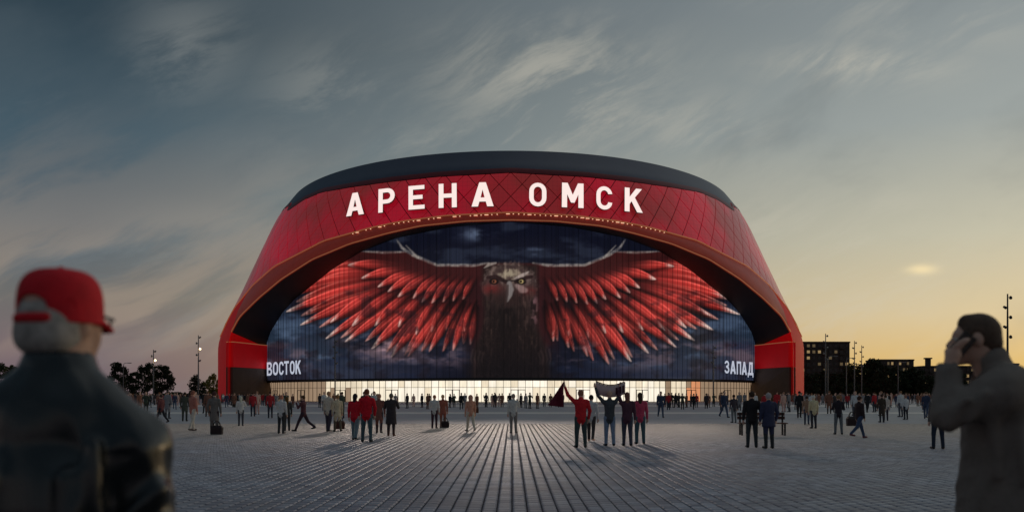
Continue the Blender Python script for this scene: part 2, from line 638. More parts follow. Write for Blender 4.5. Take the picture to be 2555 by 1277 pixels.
def panel_mat():
    """satin red cladding with a faint glow added to brighten it"""
    m = bpy.data.materials.new('ribbon_panel_red')
    m.use_nodes = True
    t = NT(m.node_tree)
    b = t.n['Principled BSDF']
    pos = t.new('ShaderNodeNewGeometry').outputs['Position']
    rnd = t.new('ShaderNodeObjectInfo').outputs['Random']
    n = t.noise(pos, 0.07, 2.0, 0.5)
    c = t.mix(t.maprange(n, 0.35, 0.68, smooth=True), lin((158, 44, 42)), lin((218, 14, 48)))
    c = t.mix(t.math('MULTIPLY', rnd, 0.22), c, lin((158, 34, 44)))
    # fine square module printed on the cladding
    sx = t.new('ShaderNodeSeparateXYZ')
    t.put(sx, 0, pos)
    ln = None
    for a in (sx.outputs[0], sx.outputs[2]):
        f = t.math('FRACT', t.math('DIVIDE', a, 0.85))
        g_ = t.math('LESS_THAN', f, 0.075)
        ln = g_ if ln is None else t.math('MAXIMUM', ln, g_)
    c = t.mix(t.math('MULTIPLY', ln, 0.28), c, lin((96, 14, 26)))
    t.l.new(c, b.inputs['Base Color'])
    b.inputs['Roughness'].default_value = 0.40
    b.inputs['Coat Weight'].default_value = 0.5
    b.inputs['Coat Roughness'].default_value = 0.16
    b.inputs['Specular IOR Level'].default_value = 0.6
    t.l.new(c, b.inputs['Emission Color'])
    b.inputs['Emission Strength'].default_value = 0.35  # glow added to lift the red
    return m


M_PANEL = panel_mat()

arena = empty('arena', (AX, AY, 0))
tag(arena, 'large oval arena with red ribbon facade, dark roof and a giant screen under its arch', 'arena')
INV = Vector((-AX, -AY, 0))


def apart(name, me, parent=None):
    o = link(name, me, parent if parent is not None else arena)
    if parent is None or parent is arena:
        o.location = INV
    return o


def strip_mesh(name, rows, m, smooth=True, closed=False):
    """rows: (nr, nc, 3)"""
    nr, nc = rows.shape[:2]
    V = rows.reshape(-1, 3)
    ii, jj = np.meshgrid(np.arange(nr - 1), np.arange(nc - 1), indexing='ij')
    a = (ii * nc + jj).ravel()
    Q = np.stack([a, a + 1, a + nc + 1, a + nc], 1)
    return np_mesh(name, V, Q, m, smooth=smooth)


# --- red ribbon underskin (all the way round), roof band, roof
def shell_cols():
    front = np.linspace(-TB_END, TB_END, 181)
    return front


cols_f = np.linspace(-TB_END, TB_END, 221)
rows = []
for s in np.linspace(0, 1, 19):
    lo, hi = fB(cols_f), fD(cols_f)
    rows.append(body(cols_f, lo + (hi - lo) * s))
rib = apart('facade_ribbon', strip_mesh('facade_ribbon', np.array(rows), M_SHELL))
cols_r = np.linspace(TB_END, 2 * math.pi - TB_END, 181)
tt = np.where(cols_r > math.pi, cols_r - 2 * math.pi, cols_r)
rows = []
for s in np.linspace(0, 1, 25):
    rows.append(body(cols_r, s * fD(np.minimum(np.abs(tt), tD[-1]))))
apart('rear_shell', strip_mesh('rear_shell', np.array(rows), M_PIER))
cols_a = np.linspace(-math.pi, math.pi, 361)
rows = []
for s in np.linspace(0, 1, 9):
    lo = fD(np.minimum(np.abs(cols_a), tD[-1]))
    z = lo + (Z_TOP - lo) * s
    rows.append(body(cols_a, z) + np.stack([0.12 * np.sin(cols_a), -0.12 * np.cos(cols_a), 0 * cols_a], -1) * (1 if s > 0 else 0.5))
roof_band = apart('roof_edge', strip_mesh('roof_edge', np.array(rows), M_ROOF))
rows = []
for s, dz in ((1.0, 0.0), (0.985, 0.25), (0.95, 0.3), (0.7, 0.6), (0.35, 1.0), (0.02, 1.1)):
    p = body(cols_a, np.full_like(cols_a, Z_TOP))
    c0 = np.array([AX, AY, Z_TOP])
    rows.append(c0 + (p - c0) * np.array([s, s, 1]) + np.array([0, 0, dz]))
apart('roof', strip_mesh('roof', np.array(rows), M_ROOF))


def nrm(th, z):
    e = 1e-3
    t = body(np.float64(th + e), np.float64(z)) - body(np.float64(th - e), np.float64(z))
    u = body(np.float64(th), np.float64(z + 0.05)) - body(np.float64(th), np.float64(z - 0.05))
    n_ = np.cross(t, u)
    return n_ / np.linalg.norm(n_), t / np.linalg.norm(t), u / np.linalg.norm(u)


# --- diamond panels of the ribbon, each its own piece
th_t = np.linspace(-R(74), R(74), 1500)
pts = body(th_t, np.full_like(th_t, 36.0))
s_t = np.concatenate([[0], np.cumsum(np.linalg.norm(np.diff(pts, axis=0), axis=1))])
s_t -= s_t[-1] / 2
th_of = lambda s: np.interp(s, s_t, th_t)


def clip(poly, a, b, c):
    """keep a*x+b*y<=c"""
    out = []
    for i in range(len(poly)):
        p, q = poly[i], poly[(i + 1) % len(poly)]
        dp, dq = a * p[0] + b * p[1] - c, a * q[0] + b * q[1] - c
        if dp <= 0:
            out.append(p)
        if dp * dq < 0:
            k = dp / (dp - dq)
            out.append((p[0] + (q[0] - p[0]) * k, p[1] + (q[1] - p[1]) * k))
    return out


DW, DH = 4.5, 5.0          # full diamond width and height


def low_edge(s):
    t = th_of(s)
    at_ = abs(t)
    return float(fA(t)) + 0.10 if at_ <= TA_END else 13.0


n_pan = 0
for i in range(-40, 41):
    for j in range(-2, 18):
        if (i + j) % 2:
            continue
        sc_, zc_ = i * DW / 2, 11.0 + j * DH / 2
        g_ = 0.09
        poly = [(sc_ - DW / 2 + g_, zc_), (sc_, zc_ - DH / 2 + g_), (sc_ + DW / 2 - g_, zc_), (sc_, zc_ + DH / 2 - g_)]
        if abs(th_of(sc_)) > R(71):
            continue
        for side in (0, 1):
            f_ = low_edge if side == 0 else (lambda s: float(fD(th_of(s))) - 1.15)
            s0, s1 = sc_ - DW / 4, sc_ + DW / 4
            k = (f_(s1) - f_(s0)) / (s1 - s0)
            m_ = f_(s0) - k * s0
            if side == 0:
                poly = clip(poly, k, -1, -m_)      # z >= k s + m
            else:
                poly = clip(poly, -k, 1, m_)
            if len(poly) < 3:
                break
        if len(poly) < 3:
            continue
        P = np.array(poly)
        area = 0.5 * abs(np.dot(P[:, 0], np.roll(P[:, 1], 1)) - np.dot(P[:, 1], np.roll(P[:, 0], 1)))
        if area < 0.25:
            continue
        cen = P.mean(0)
        ring = []
        for q in range(len(P)):      # split edges so the piece follows the curve
            p0, p1 = P[q], P[(q + 1) % len(P)]
            ring += [p0, (p0 + p1) / 2]
        n_ = len(ring)
        prox = 0.10 + 0.03 * RNG.random()
        tv = []
        for rr, off in ((ring, 0.0), ([cen + (p - cen) * 0.985 for p in ring], prox)):
            for p in rr:
                th = float(th_of(p[0]))
                nn, _, _ = nrm(th, p[1])
                tv.append(tuple(body(np.float64(th), np.float64(p[1])) + nn * off))
        thc = float(th_of(cen[0]))
        nn, _, _ = nrm(thc, cen[1])
        tv.append(tuple(body(np.float64(thc), np.float64(cen[1])) + nn * (prox + 0.02)))
        fs = [(q, (q + 1) % n_, n_ + (q + 1) % n_, n_ + q) for q in range(n_)]
        fs += [(n_ + q, n_ + (q + 1) % n_, 2 * n_) for q in range(n_)]
        if np.dot(np.cross(np.array(tv[n_ + 1]) - np.array(tv[n_]), np.array(tv[2 * n_]) - np.array(tv[n_])), nn) < 0:
            fs = [tuple(reversed(f)) for f in fs]
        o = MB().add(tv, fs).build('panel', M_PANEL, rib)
        n_pan += 1
print('panels', n_pan)

# --- darker strip along the top of the ribbon, copper lip along its lower edge
cA = np.linspace(-TA_END, TA_END, 261)
rows = []
for s, off in ((-1.05, 0.16), (-0.55, 0.22), (-0.02, 0.16)):
    rows.append(np.array([body(np.float64(t), np.float64(fD(t) + s)) + nrm(t, float(fD(t)) + s)[0] * off
                          for t in np.linspace(-R(85), R(85), 261)]))
apart('top_strip', strip_mesh('top_strip', np.array(rows), M_STRIP))

rows = []
cL = np.linspace(-TB_END, TB_END, 261)
for s, off in ((0.0, 0.02), (0.03, 0.30), (0.5, 0.42), (0.94, 0.40), (1.0, 0.04)):
    z = fB(cL) + (np.maximum(fA(cL), fB(cL) + 0.3) - fB(cL)) * s
    rows.append(np.array([body(np.float64(t), np.float64(zz)) + nrm(t, zz)[0] * off for t, zz in zip(cL, z)]))
apart('lip', strip_mesh('lip', np.array(rows), M_LIP))
for sgn in (-1, 1):      # foot of the ribbon: the lip widens into a red pier standing on the ground
    rows = []
    cp = np.linspace(TB_END, TA_END, 20) * sgn
    for s in np.linspace(0, 1, 12):
        z = np.full_like(cp, 0.0) + fA(cp) * s
        rows.append(np.array([body(np.float64(t), np.float64(zz)) + nrm(t, zz)[0] * (0.30) for t, zz in zip(cp, z)]))
    rows = np.array(rows)
    if sgn < 0:
        rows = rows[:, ::-1]
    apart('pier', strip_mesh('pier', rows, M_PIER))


def curve_tube(name, fz, t0, t1, off, dz, r, m, n=200, parent=None, sides=6):
    p = [tuple(body(np.float64(t), np.float64(fz(t) + dz)) + nrm(t, float(fz(t)) + dz)[0] * off) for t in np.linspace(t0, t1, n)]
    me = MB().tube(p, r, sides).mesh(name, m, True)
    return apart(name, me)


curve_tube('lip_trim', fA, -TA_END, TA_END, 0.40, 0.02, 0.13, M_TRIM)
curve_tube('lip_trim', fB, -TB_END, TB_END, 0.30, 0.10, 0.11, M_TRIM)
# small warm lamps set along the lip, near the crown of the arch
mb = MB()
for t in np.linspace(-R(27), R(27), 64):
    if RNG.random() < 0.18:
        continue
    p = body(np.float64(t), np.float64(fA(t) - 0.35)) + nrm(t, float(fA(t)))[0] * 0.55
    mb.box(p, (0.20 if RNG.random() < 0.7 else 0.7, 0.10, 0.10), rz=t)
lamp_row = apart('lamp_row', mb.mesh('lamp_row', M_LED))
lamp_row['kind'] = 'stuff'
# thirteen of these lamps are floods that throw their beam down on the plaza
for k in range(13):
    t, tx = -0.45 + 0.075 * k, -33.0 + 5.5 * k
    p = body(np.float64(t), np.float64(fA(t) - 0.35)) + nrm(t, float(fA(t)))[0] * 0.95
    ld = bpy.data.lights.new('flood_beam', 'SPOT')
    ld.energy = FLOOD_W * (1.0 if abs(tx) < 18 else 0.6)
    ld.color = (1.0, 0.82, 0.70)
    ld.spot_size = math.radians(5.2)
    ld.spot_blend = 1.0
    ld.shadow_soft_size = 1.6
    lo_ = bpy.data.objects.new('flood_beam', ld)
    COL.objects.link(lo_)
    lo_.parent = lamp_row
    lo_.location = tuple(p)
    lo_.rotation_euler = (Vector((tx, 35.0, 0)) - Vector(p)).to_track_quat('-Z', 'Y').to_euler()

# --- dark soffit from the lip back to the screen wall
for sgn in (-1, 1):
    k = np.linspace(0, 1, 120)
    # match by fraction of the distance along each curve
    def along(t, z, surf):
        p = surf(t, z)
        d = np.concatenate([[0], np.cumsum(np.linalg.norm(np.diff(p, axis=0), axis=1))])
        return d / d[-1]
    fb, fc = along(tB, zB, body), along(tC, zC, wall)
    tb, zb = np.interp(k, fb, tB), np.interp(k, fb, zB)
    tc_, zc_ = np.interp(k, fc, tC), np.interp(k, fc, zC)
    PB, PC = body(tb * sgn, zb), wall(tc_ * sgn, zc_)
    rows = np.array([PB + (PC - PB) * s for s in np.linspace(0, 1, 7)])
    if sgn < 0:
        rows = rows[:, ::-1]
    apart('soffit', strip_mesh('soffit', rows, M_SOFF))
    # jamb block under the end of the soffit
    pb, pc = PB[-1], PC[-1]
    d = (pc - pb)[:2]
    d /= np.linalg.norm(d)
    inn = np.array([d[1], -d[0]])
    if inn[0] * sgn > 0:
        inn = -inn
    zt = float(min(pb[2], pc[2])) + 0.25
    e0, e1 = pb[:2], pc[:2] + d * 0.4
    quad = lambda o0, o1: [tuple(e0 - inn * 1.5), tuple(e1 - inn * 1.5), tuple(e1 + inn * o1), tuple(e0 + inn * o0)]
    if sgn > 0:
        order_ = lambda q: q
    else:
        order_ = lambda q: q[::-1]
    MBj = MB().prism(order_(quad(0.25, 1.1)), 7.6, zt)
    apart('jamb', MBj.mesh('jamb', M_PIER))
    MBt = MB().prism(order_(quad(0.32, 1.2)), zt, zt + 0.18)
    apart('jamb_ledge', MBt.mesh('jamb_ledge', M_TRIM))
    MBk = MB().prism(order_(quad(0.1, 3.4)), 0.0, 7.55, order_(quad(0.15, 0.9)))
    apart('jamb_base', MBk.mesh('jamb_base', M_BASE))
    # floodlights at the inner end of the jamb
    for zl, pw in ((13.0, 3000.0), (7.2, 1300.0)):
        q2 = pc[:2] - d * 1.5 + inn * 2.6
        fl = apart('floodlight', sphere_mb((q2[0], q2[1], zl), 0.22).tube([(q2[0], q2[1], zl), (float(pc[0]), float(pc[1]), zl)], 0.05, 6).mesh('floodlight', M_FLOOD, True))
        ld = bpy.data.lights.new('flood_bulb', 'POINT')
        ld.energy = pw
        ld.color = (1.0, 0.86, 0.74)
        ld.shadow_soft_size = 0.5
        lo_ = bpy.data.objects.new('flood_bulb', ld)
        COL.objects.link(lo_)
        lo_.parent = fl
        lo_.location = (q2[0] + inn[0] * 0.9, q2[1] + inn[1] * 0.9, zl)

# --- glass entrance under the screen
M_GLASS = []
for nm, ec, es in (('pane_lit_cream', (255, 242, 216), 1.02), ('pane_lit_white', (255, 244, 224), 1.1),
                   ('pane_lit_soft', (253, 236, 206), 0.9), ('pane_dim_tan', (196, 166, 136), 0.55),
                   ('pane_orange', (255, 170, 120), 0.75)):
    M_GLASS.append(mat(nm, (60, 58, 54), 0.12, emit=ec, estr=es, var=0.0))
for m in M_GLASS:      # uneven glow: blinds, ceilings and lamps inside
    t = NT(m.node_tree)
    b = t.n['Principled BSDF']
    ec = tuple(b.inputs['Emission Color'].default_value)
    pos = t.new('ShaderNodeNewGeometry').outputs['Position']
    n1 = t.noise(t.mapping(pos, scale=(0.5, 0.5, 0.12)), 1.1, 3.0, 0.6)
    n2 = t.noise(t.mapping(pos, scale=(3.5, 3.5, 0.25)), 1.0, 2.0, 0.6)
    k_ = t.math('MULTIPLY', t.maprange(n1, 0.3, 0.7, 0.84, 1.08), t.maprange(n2, 0.3, 0.7, 0.88, 1.08))
    es = b.inputs['Emission Strength'].default_value
    b.inputs['Emission Color'].default_value = ec
    t.l.new(t.math('MULTIPLY', k_, es), b.inputs['Emission Strength'])
M_DOOR = mat('door_frame_dark', (64, 56, 50), 0.45)
M_MULL = mat('mullion_bronze', (118, 100, 78), 0.5)
M_DARKF = mat('screen_frame_black', (24, 22, 24), 0.5)

glass = empty('glass_front')
glass.parent = arena
glass.location = INV
tG = np.linspace(-TC_END, TC_END, 97)
zs = [0.05, 2.95, 4.30]
for i in range(96):
    t0, t1 = tG[i], tG[i + 1]
    mid = abs((t0 + t1) / 2)
    u = abs(float(to_px(wall(np.float64((t0 + t1) / 2), np.float64(2.0)))[0]) - U0)
    for j in (0, 1):
        if u > 470:
            k = 3
        elif u > 400 and t0 > 0 and RNG.random() < 0.7:
            k = 4 if 440 < u else 2
        elif u > 380:
            k = 2 if RNG.random() < 0.7 else 3
        else:
            k = int(RNG.choice([0, 0, 1, 1, 2]))
        e = (t1 - t0) * 0.03
        p = [wall(np.float64(a), np.float64(z), -0.6) for a, z in ((t0 + e, zs[j] + 0.03), (t1 - e, zs[j] + 0.03), (t1 - e, zs[j + 1] - 0.03), (t0 + e, zs[j + 1] - 0.03))]
        back = [wall(np.float64(a), np.float64(z), -0.66) for a, z in ((t0 + e, zs[j] + 0.03), (t1 - e, zs[j] + 0.03), (t1 - e, zs[j + 1] - 0.03), (t0 + e, zs[j + 1] - 0.03))]
        MB().add(p + back, [(0, 1, 2, 3), (7, 6, 5, 4), (0, 4, 5, 1), (1, 5, 6, 2), (2, 6, 7, 3), (3, 7, 4, 0)]).build('pane', M_GLASS[k], glass)
for i in range(97):
    t = tG[i]
    p = wall(np.float64(t), np.float64(0.0), -0.56)
    MB().box((p[0], p[1], 2.16), (0.06, 0.12, 4.3), rz=t).build('mullion', M_MULL, glass)
for i0 in range(3, 94, 9):      # double doors
    for q in (0, 1):
        ta, tb = tG[i0 + q], tG[i0 + q + 1]
        pa, pb = wall(np.float64(ta), np.float64(0.0), -0.45), wall(np.float64(tb), np.float64(0.0), -0.45)
        mid = (pa + pb) / 2
        wd_ = float(np.linalg.norm(pb - pa))
        fr = MB()
        for s_ in (-1, 1):
            e_ = mid + (pb - pa) * 0.46 * s_
            fr.box((e_[0], e_[1], 1.25), (0.10, 0.10, 2.5), rz=(ta + tb) / 2)
        fr.box((mid[0], mid[1], 2.46), (wd_ * 0.88, 0.098, 0.12), rz=(ta + tb) / 2)
        fr.box((mid[0], mid[1], 0.16), (wd_ * 0.88, 0.098, 0.30), rz=(ta + tb) / 2)
        e_ = mid + (pb - pa) * (0.30 if q == 0 else -0.30)
        fr.box((e_[0], e_[1] - 0.08, 1.15), (0.05, 0.05, 0.7), rz=(ta + tb) / 2)
        fr.build('door', M_DOOR, glass)
rows = []
for z, d in ((2.91, -0.52), (2.99, -0.52)):
    rows.append(wall(tG, np.full_like(tG, z), d))
tr = link('transom', strip_mesh('transom', np.array(rows), M_MULL), glass)
# backing wall behind the panes
apart('hall_wall', strip_mesh('hall_wall', np.array([wall(tG, np.full_like(tG, z), -1.2) for z in (0.0, 4.4)]), M_BASE))
# frame under the screen
rows = [wall(tG, np.full_like(tG, z), d) for z, d in ((4.32, -1.0), (4.30, 0.35), (4.80, 0.35), (4.82, -0.1))]
apart('screen_frame', strip_mesh('screen_frame', np.array(rows), M_DARKF, smooth=False))

# ================================================================ SCREEN PICTURE
# A bird of prey with spread red wings over dark clouds, laid out in the picture's own
# coordinates: x from the axis of the building, y downwards (rows of the elevation drawing).
PX0, PX1, PY0, PY1, PS = -625.0, 625.0, 540.0, 960.0, 1.5
PWn, PHn = int((PX1 - PX0) / PS), int((PY1 - PY0) / PS)
px, py = np.meshgrid(PX0 + (np.arange(PWn) + 0.5) * PS, PY0 + (np.arange(PHn) + 0.5) * PS)
px = px.astype(np.float32)
py = py.astype(np.float32)


def vnoise(x, y, seed, octs=4):
    r = np.random.default_rng(seed)
    tot, amp, s = 0, 1.0, 0
    for o_ in range(octs):
        gN = r.random((64, 64)).astype(np.float32)
        xi, yi = np.floor(x).astype(int), np.floor(y).astype(int)
        fx, fy = x - xi, y - yi
        fx, fy = fx * fx * (3 - 2 * fx), fy * fy * (3 - 2 * fy)
        a, b_ = gN[yi % 64, xi % 64], gN[yi % 64, (xi + 1) % 64]
        c, d = gN[(yi + 1) % 64, xi % 64], gN[(yi + 1) % 64, (xi + 1) % 64]
        tot = tot + amp * ((a * (1 - fx) + b_ * fx) * (1 - fy) + (c * (1 - fx) + d * fx) * fy)
        s += amp
        amp *= 0.5
        x, y = x * 2.03 + 7.1, y * 2.03 + 3.7
    return tot / s


def ss(a, b, x):
    t = np.clip((x - a) / (b - a), 0, 1)
    return t * t * (3 - 2 * t)


def rgb(c):
    return np.array(c, np.float32)


IMG = np.zeros((PHn, PWn, 3), np.float32)


def over(col, alpha):
    global IMG
    al = np.clip(alpha, 0, 1)[..., None]
    IMG = IMG * (1 - al) + col * al


# night sky and cloud
IMG[:] = rgb((15, 17, 31))
over(rgb((40, 46, 62)), 0.7 * ss(0.48, 0.72, vnoise(px / 70 + 4, py / 30 + 1, 91, 5)))
edge = ss(260, 600, np.abs(px))
low = ss(700, 930, py)
over(rgb((42, 58, 76)), np.clip(edge * low * 1.2, 0, 0.95))
over(rgb((44, 48, 66)), 0.75 * ss(860, 935, py) * ss(120, 330, np.abs(px)))
cl = vnoise(px / 90 + 11, py / 34 + 5, 3, 5)
over(rgb((92, 112, 140)), 0.75 * ss(0.52, 0.74, cl) * ss(700, 860, py) * ss(140, 320, np.abs(px)) * ss(935, 880, py))
cl2 = vnoise(px / 60 + 3, py / 22 + 9, 8, 5)
blob = lambda x, y, rx, ry: np.exp(-(((px - x) / rx) ** 2 + ((py - y) / ry) ** 2))
over(rgb((176, 140, 146)), 1.0 * np.clip(ss(0.40, 0.66, cl2) * (blob(-290, 878, 90, 22) + 0.8 * blob(-345, 852, 70, 12) + 0.8 * blob(380, 868, 130, 14) + 0.4 * blob(-160, 890, 60, 20)), 0, 1))
over(rgb((150, 170, 200)), 0.55 * np.clip(ss(0.42, 0.7, cl2) * (blob(-85, 585, 40, 16) + blob(60, 628, 38, 10)), 0, 1))
over(rgb((24, 32, 54)), 0.5 * ss(0.5, 0.7, vnoise(px / 70, py / 18 + 2, 21, 4)) * ss(760, 900, py))


def feather(rx, ry, tx, ty, wd, tone=1.0, tip=1.0, bend=0.0):
    """one pinion: root, tip, half width; quill and barbs shaded along it"""
    dx, dy = tx - rx, ty - ry
    L = math.hypot(dx, dy)
    ux, uy = dx / L, dy / L
    lo_x, hi_x = min(rx, tx) - wd * 2, max(rx, tx) + wd * 2
    lo_y, hi_y = min(ry, ty) - wd * 2, max(ry, ty) + wd * 2
    j0, j1 = max(0, int((lo_x - PX0) / PS)), min(PWn, int((hi_x - PX0) / PS) + 1)
    i0, i1 = max(0, int((lo_y - PY0) / PS)), min(PHn, int((hi_y - PY0) / PS) + 1)
    if j1 <= j0 or i1 <= i0:
        return
    X_, Y_ = px[i0:i1, j0:j1], py[i0:i1, j0:j1]
    t = ((X_ - rx) * ux + (Y_ - ry) * uy) / L
    s = (-(X_ - rx) * uy + (Y_ - ry) * ux)
    s = s - bend * 4 * t * (1 - t)
    side = 1.0 if ux > 0 else -1.0       # the edge that faces down
    s = s * side
    w_ = wd * np.clip(0.5 + 0.85 * t, 0, 1.1) * np.clip((1.0 - t) / 0.40, 0, 1) ** 0.72
    jag = 1.0 - 0.08 * np.sin(t * 31 + rx) * (s > 0)
    a = ss(1.6, -1.6, np.abs(s) - w_ * jag) * ss(-0.02, 0.06, t) * ss(1.0, 0.985, t)
    q = s / np.maximum(w_, 1)
    n_ = vnoise(t * 3.5 + rx * 0.1, s / 7.0 + t * 5.0 + ty * 0.3, 5, 3)
    col = rgb((58, 18, 19)) * (1 - ss(0.08, 0.62, t))[..., None] + rgb((182, 52, 47)) * ss(0.08, 0.62, t)[..., None]
    bright = (0.87 + 0.14 * n_) * (1.0 + 0.22 * ss(0.1, -0.9, q)) * (1 - 0.55 * ss(0.15, 1.0, q))
    col = col * bright[..., None] * tone
    edge_l = np.exp(-((q + 0.86) / 0.13) ** 2) * ss(0.3, 0.8, t)
    col = col + edge_l[..., None] * rgb((70, 52, 46))
    shaft = np.exp(-((q + 0.12) / 0.10) ** 2) * ss(0.1, 0.5, t)
    col = col + shaft[..., None] * rgb((60, 36, 30)) * 0.9
    wt = ss(0.84, 1.0, t + 0.09 * (n_ - 0.5) + 0.05 * (q < 0)) * tip
    col = col * (1 - wt[..., None]) + rgb((232, 204, 192)) * wt[..., None] * (0.78 + 0.3 * n_)[..., None]
    sub = IMG[i0:i1, j0:j1]
    # soft shadow on whatever lies under it
    sh = ss(6, -2, np.abs(s + -3) - w_) * ss(-0.02, 0.1, t) * ss(1.06, 0.95, t) * 0.45
    sub = sub * (1 - sh[..., None] * 0.8)
    IMG[i0:i1, j0:j1] = sub * (1 - a[..., None]) + col * a[..., None]


def stroke(pts_, wd, col, alpha=1.0, soft=1.2):
    d = np.full(px.shape, 1e3, np.float32)
    for (x0, y0, w0), (x1, y1, w1) in zip(pts_[:-1], pts_[1:]):
        vx, vy = x1 - x0, y1 - y0
        t = np.clip(((px - x0) * vx + (py - y0) * vy) / (vx * vx + vy * vy), 0, 1)
        d = np.minimum(d, np.hypot(px - x0 - t * vx, py - y0 - t * vy) - wd * (w0 + (w1 - w0) * t))
    over(rgb(col), alpha * ss(soft, -soft, d))


def both(f):
    f(-1)
    f(1)


# dark underwing
wing_poly_top = [(-400, 628), (-320, 628), (-265, 628), (-235, 642), (-180, 662), (-95, 662), (-50, 656), (0, 656)]
wx, wy = zip(*wing_poly_top)
wingmask = ss(-2, 3, py - np.interp(-np.abs(px), wx, wy)) * ss(430, 395, np.abs(px))
wb = np.interp(np.abs(px), [0, 60, 200, 300, 400, 480], [800, 800, 770, 745, 690, 640])
over(rgb((66, 22, 22)), wingmask * ss(wb + 20, wb - 30, py))
over(rgb((44, 16, 18)), 0.8 * ss(0.45, 0.65, vnoise(px / 8, py / 60, 13, 3)) * wingmask * ss(wb + 20, wb - 30, py))

# dark shoulder mass behind the feather roots
over(rgb((46, 18, 20)), ss(135, 80, np.abs(px) + 26 * (vnoise(px / 9, py / 14, 61, 3) - 0.5)) * ss(655, 672, py) * ss(905, 850, py))
rj = np.random.default_rng(5)
# long flight feathers: tips as (x, y) from the axis, roots spread along the wing bone
long_l = [(-470, 672), (-520, 702), (-556, 738), (-565, 775), (-528, 813), (-469, 843), (-415, 855), (-355, 869), (-305, 893), (-258, 894), (-201, 883), (-145, 878), (-100, 860)]
long_r = [(470, 672), (510, 698), (545, 724), (562, 752), (570, 783), (508, 821), (465, 845), (415, 868), (350, 882), (298, 898), (246, 902), (192, 888), (145, 874), (102, 856)]
def between(tips, k_):
    out = []
    for (x0, y0), (x1, y1) in zip(tips[:-1], tips[1:]):
        out += [(x0, y0), ((x0 + x1) / 2 * k_, (y0 + y1) / 2 - 5)]
    return out + [tips[-1]]


long_l, long_r = between(long_l, 0.955), between(long_r, 0.96)
for sgn, tips in ((-1, long_l), (1, long_r)):
    m_ = len(tips)
    for i, (tx, ty) in enumerate(tips):
        k = i / (m_ - 1)
        rx = sgn * (305 - 220 * k)
        ry = 672 + 86 * k
        feather(rx, ry, tx + rj.normal(0, 4), ty + rj.normal(0, 4), (19 - 10 * k) * rj.uniform(0.85, 1.15), ((1.02 if i % 2 == 0 else 0.84) - 0.26 * k) * rj.uniform(0.85, 1.1), (1.0 if i % 2 == 0 else 0.6) * (1.0 if k < 0.75 else 0.6), bend=-sgn * 11 * (1 - k))
mid_l = [(-450, 806), (-400, 812), (-340, 817), (-290, 817), (-237, 831), (-202, 839), (-162, 830), (-118, 826)]
mid_r = [(500, 783), (440, 824), (386, 829), (332, 826), (280, 827), (235, 834), (196, 842), (150, 834), (108, 832)]
for sgn, tips in ((-1, mid_l), (1, mid_r)):
    m_ = len(tips)
    for i, (tx, ty) in enumerate(tips):
        k = i / (m_ - 1)
        feather(sgn * (285 - 200 * k), 705 + 40 * k, tx + rj.normal(0, 3), ty + rj.normal(0, 4), (13 - 6 * k) * rj.uniform(0.85, 1.2), (0.98 - 0.26 * k) * rj.uniform(0.85, 1.1), 0.9 if k < 0.7 else 0.35, bend=-sgn * 7)
# coverts
over(rgb((40, 15, 17)), 0.9 * ss(8, -10, py - np.interp(np.abs(px), [60, 150, 300, 390], [752, 742, 712, 655])) * ss(70, 110, np.abs(px)) * wingmask)
cov_l = [(-408, 661), (-374, 694), (-333, 716), (-308, 728), (-283, 741), (-245, 745), (-223, 755), (-198, 757), (-170, 754), (-145, 752), (-120, 748)]
for sgn in (-1, 1):
    m_ = len(cov_l)
    for i, (tx, ty) in enumerate(cov_l):
        k = i / (m_ - 1)
        kk = 1.0 if sgn < 0 else (0.97 if i else 1.0)
        feather(sgn * (250 - 170 * k), 668 + 14 * k, -sgn * tx * kk if sgn > 0 else tx, ty + (3 if sgn > 0 else 0), 13 - 5 * k, 0.98 - 0.3 * k, 0.95 - 0.5 * k, bend=-sgn * 4)
over(rgb((58, 22, 22)), 0.82 * ss(16, -16, py - np.interp(np.abs(px), [60, 150, 300, 390], [700, 700, 672, 640])) * ss(45, 80, np.abs(px)) * wingmask)


# smoke drifting across the lower feathers
over(rgb((112, 92, 100)), 0.62 * ss(0.50, 0.74, vnoise(px / 48 + 2, py / 20 + 8, 95, 5)) * ss(830, 885, py) * ss(940, 890, py) * ss(90, 150, np.abs(px)))
over(rgb((22, 16, 22)), 0.5 * ss(0.52, 0.72, vnoise(px / 36 + 9, py / 26 + 3, 97, 4)) * ss(690, 740, py) * ss(60, 120, np.abs(px)))


def lead(sgn):
    c = (146, 138, 132)
    br = 0.55 + 0.45 * ss(0.35, 0.6, vnoise(px / 9, py / 9, 71, 3))
    stroke([(sgn * 285, 598, 0.3), (sgn * 272, 618, 0.9), (sgn * 245, 636, 1.1), (sgn * 185, 661, 1.0), (sgn * 95, 662, 1.1), (sgn * 55, 656, 0.6)], 3.4, c, 0.85 * br, 1.8)
    stroke([(sgn * 262, 612, 0.2), (sgn * 232, 643, 0.8)], 3.5, (170, 160, 150), 0.7)
    stroke([(sgn * 372, 627, 0.4), (sgn * 315, 630, 0.9), (sgn * 262, 628, 0.6)], 3.2, c, 0.8 * br, 1.8)


both(lead)
# body
bodym = ss(78, 58, np.abs(px + 2) - 30 * ss(800, 900, py)) * ss(650, 670, py)
over(rgb((33, 23, 22)), 0.97 * bodym)
bn_ = vnoise(px / 5, py / 26, 31, 4)
over(rgb((58, 44, 38)), 0.6 * ss(0.45, 0.7, bn_) * bodym)
over(rgb((150, 106, 112)), 0.75 * ss(0.40, 0.62, vnoise(px / 6, py / 16, 34, 4)) * np.exp(-((px - 57 + (py - 760) * 0.02) / 9) ** 2) * ss(725, 750, py) * ss(830, 790, py))
over(rgb((70, 44, 46)), 0.5 * np.clip(blob(-85, 895, 22, 30) + blob(85, 890, 26, 30), 0, 1) * ss(0.45, 0.65, bn_))
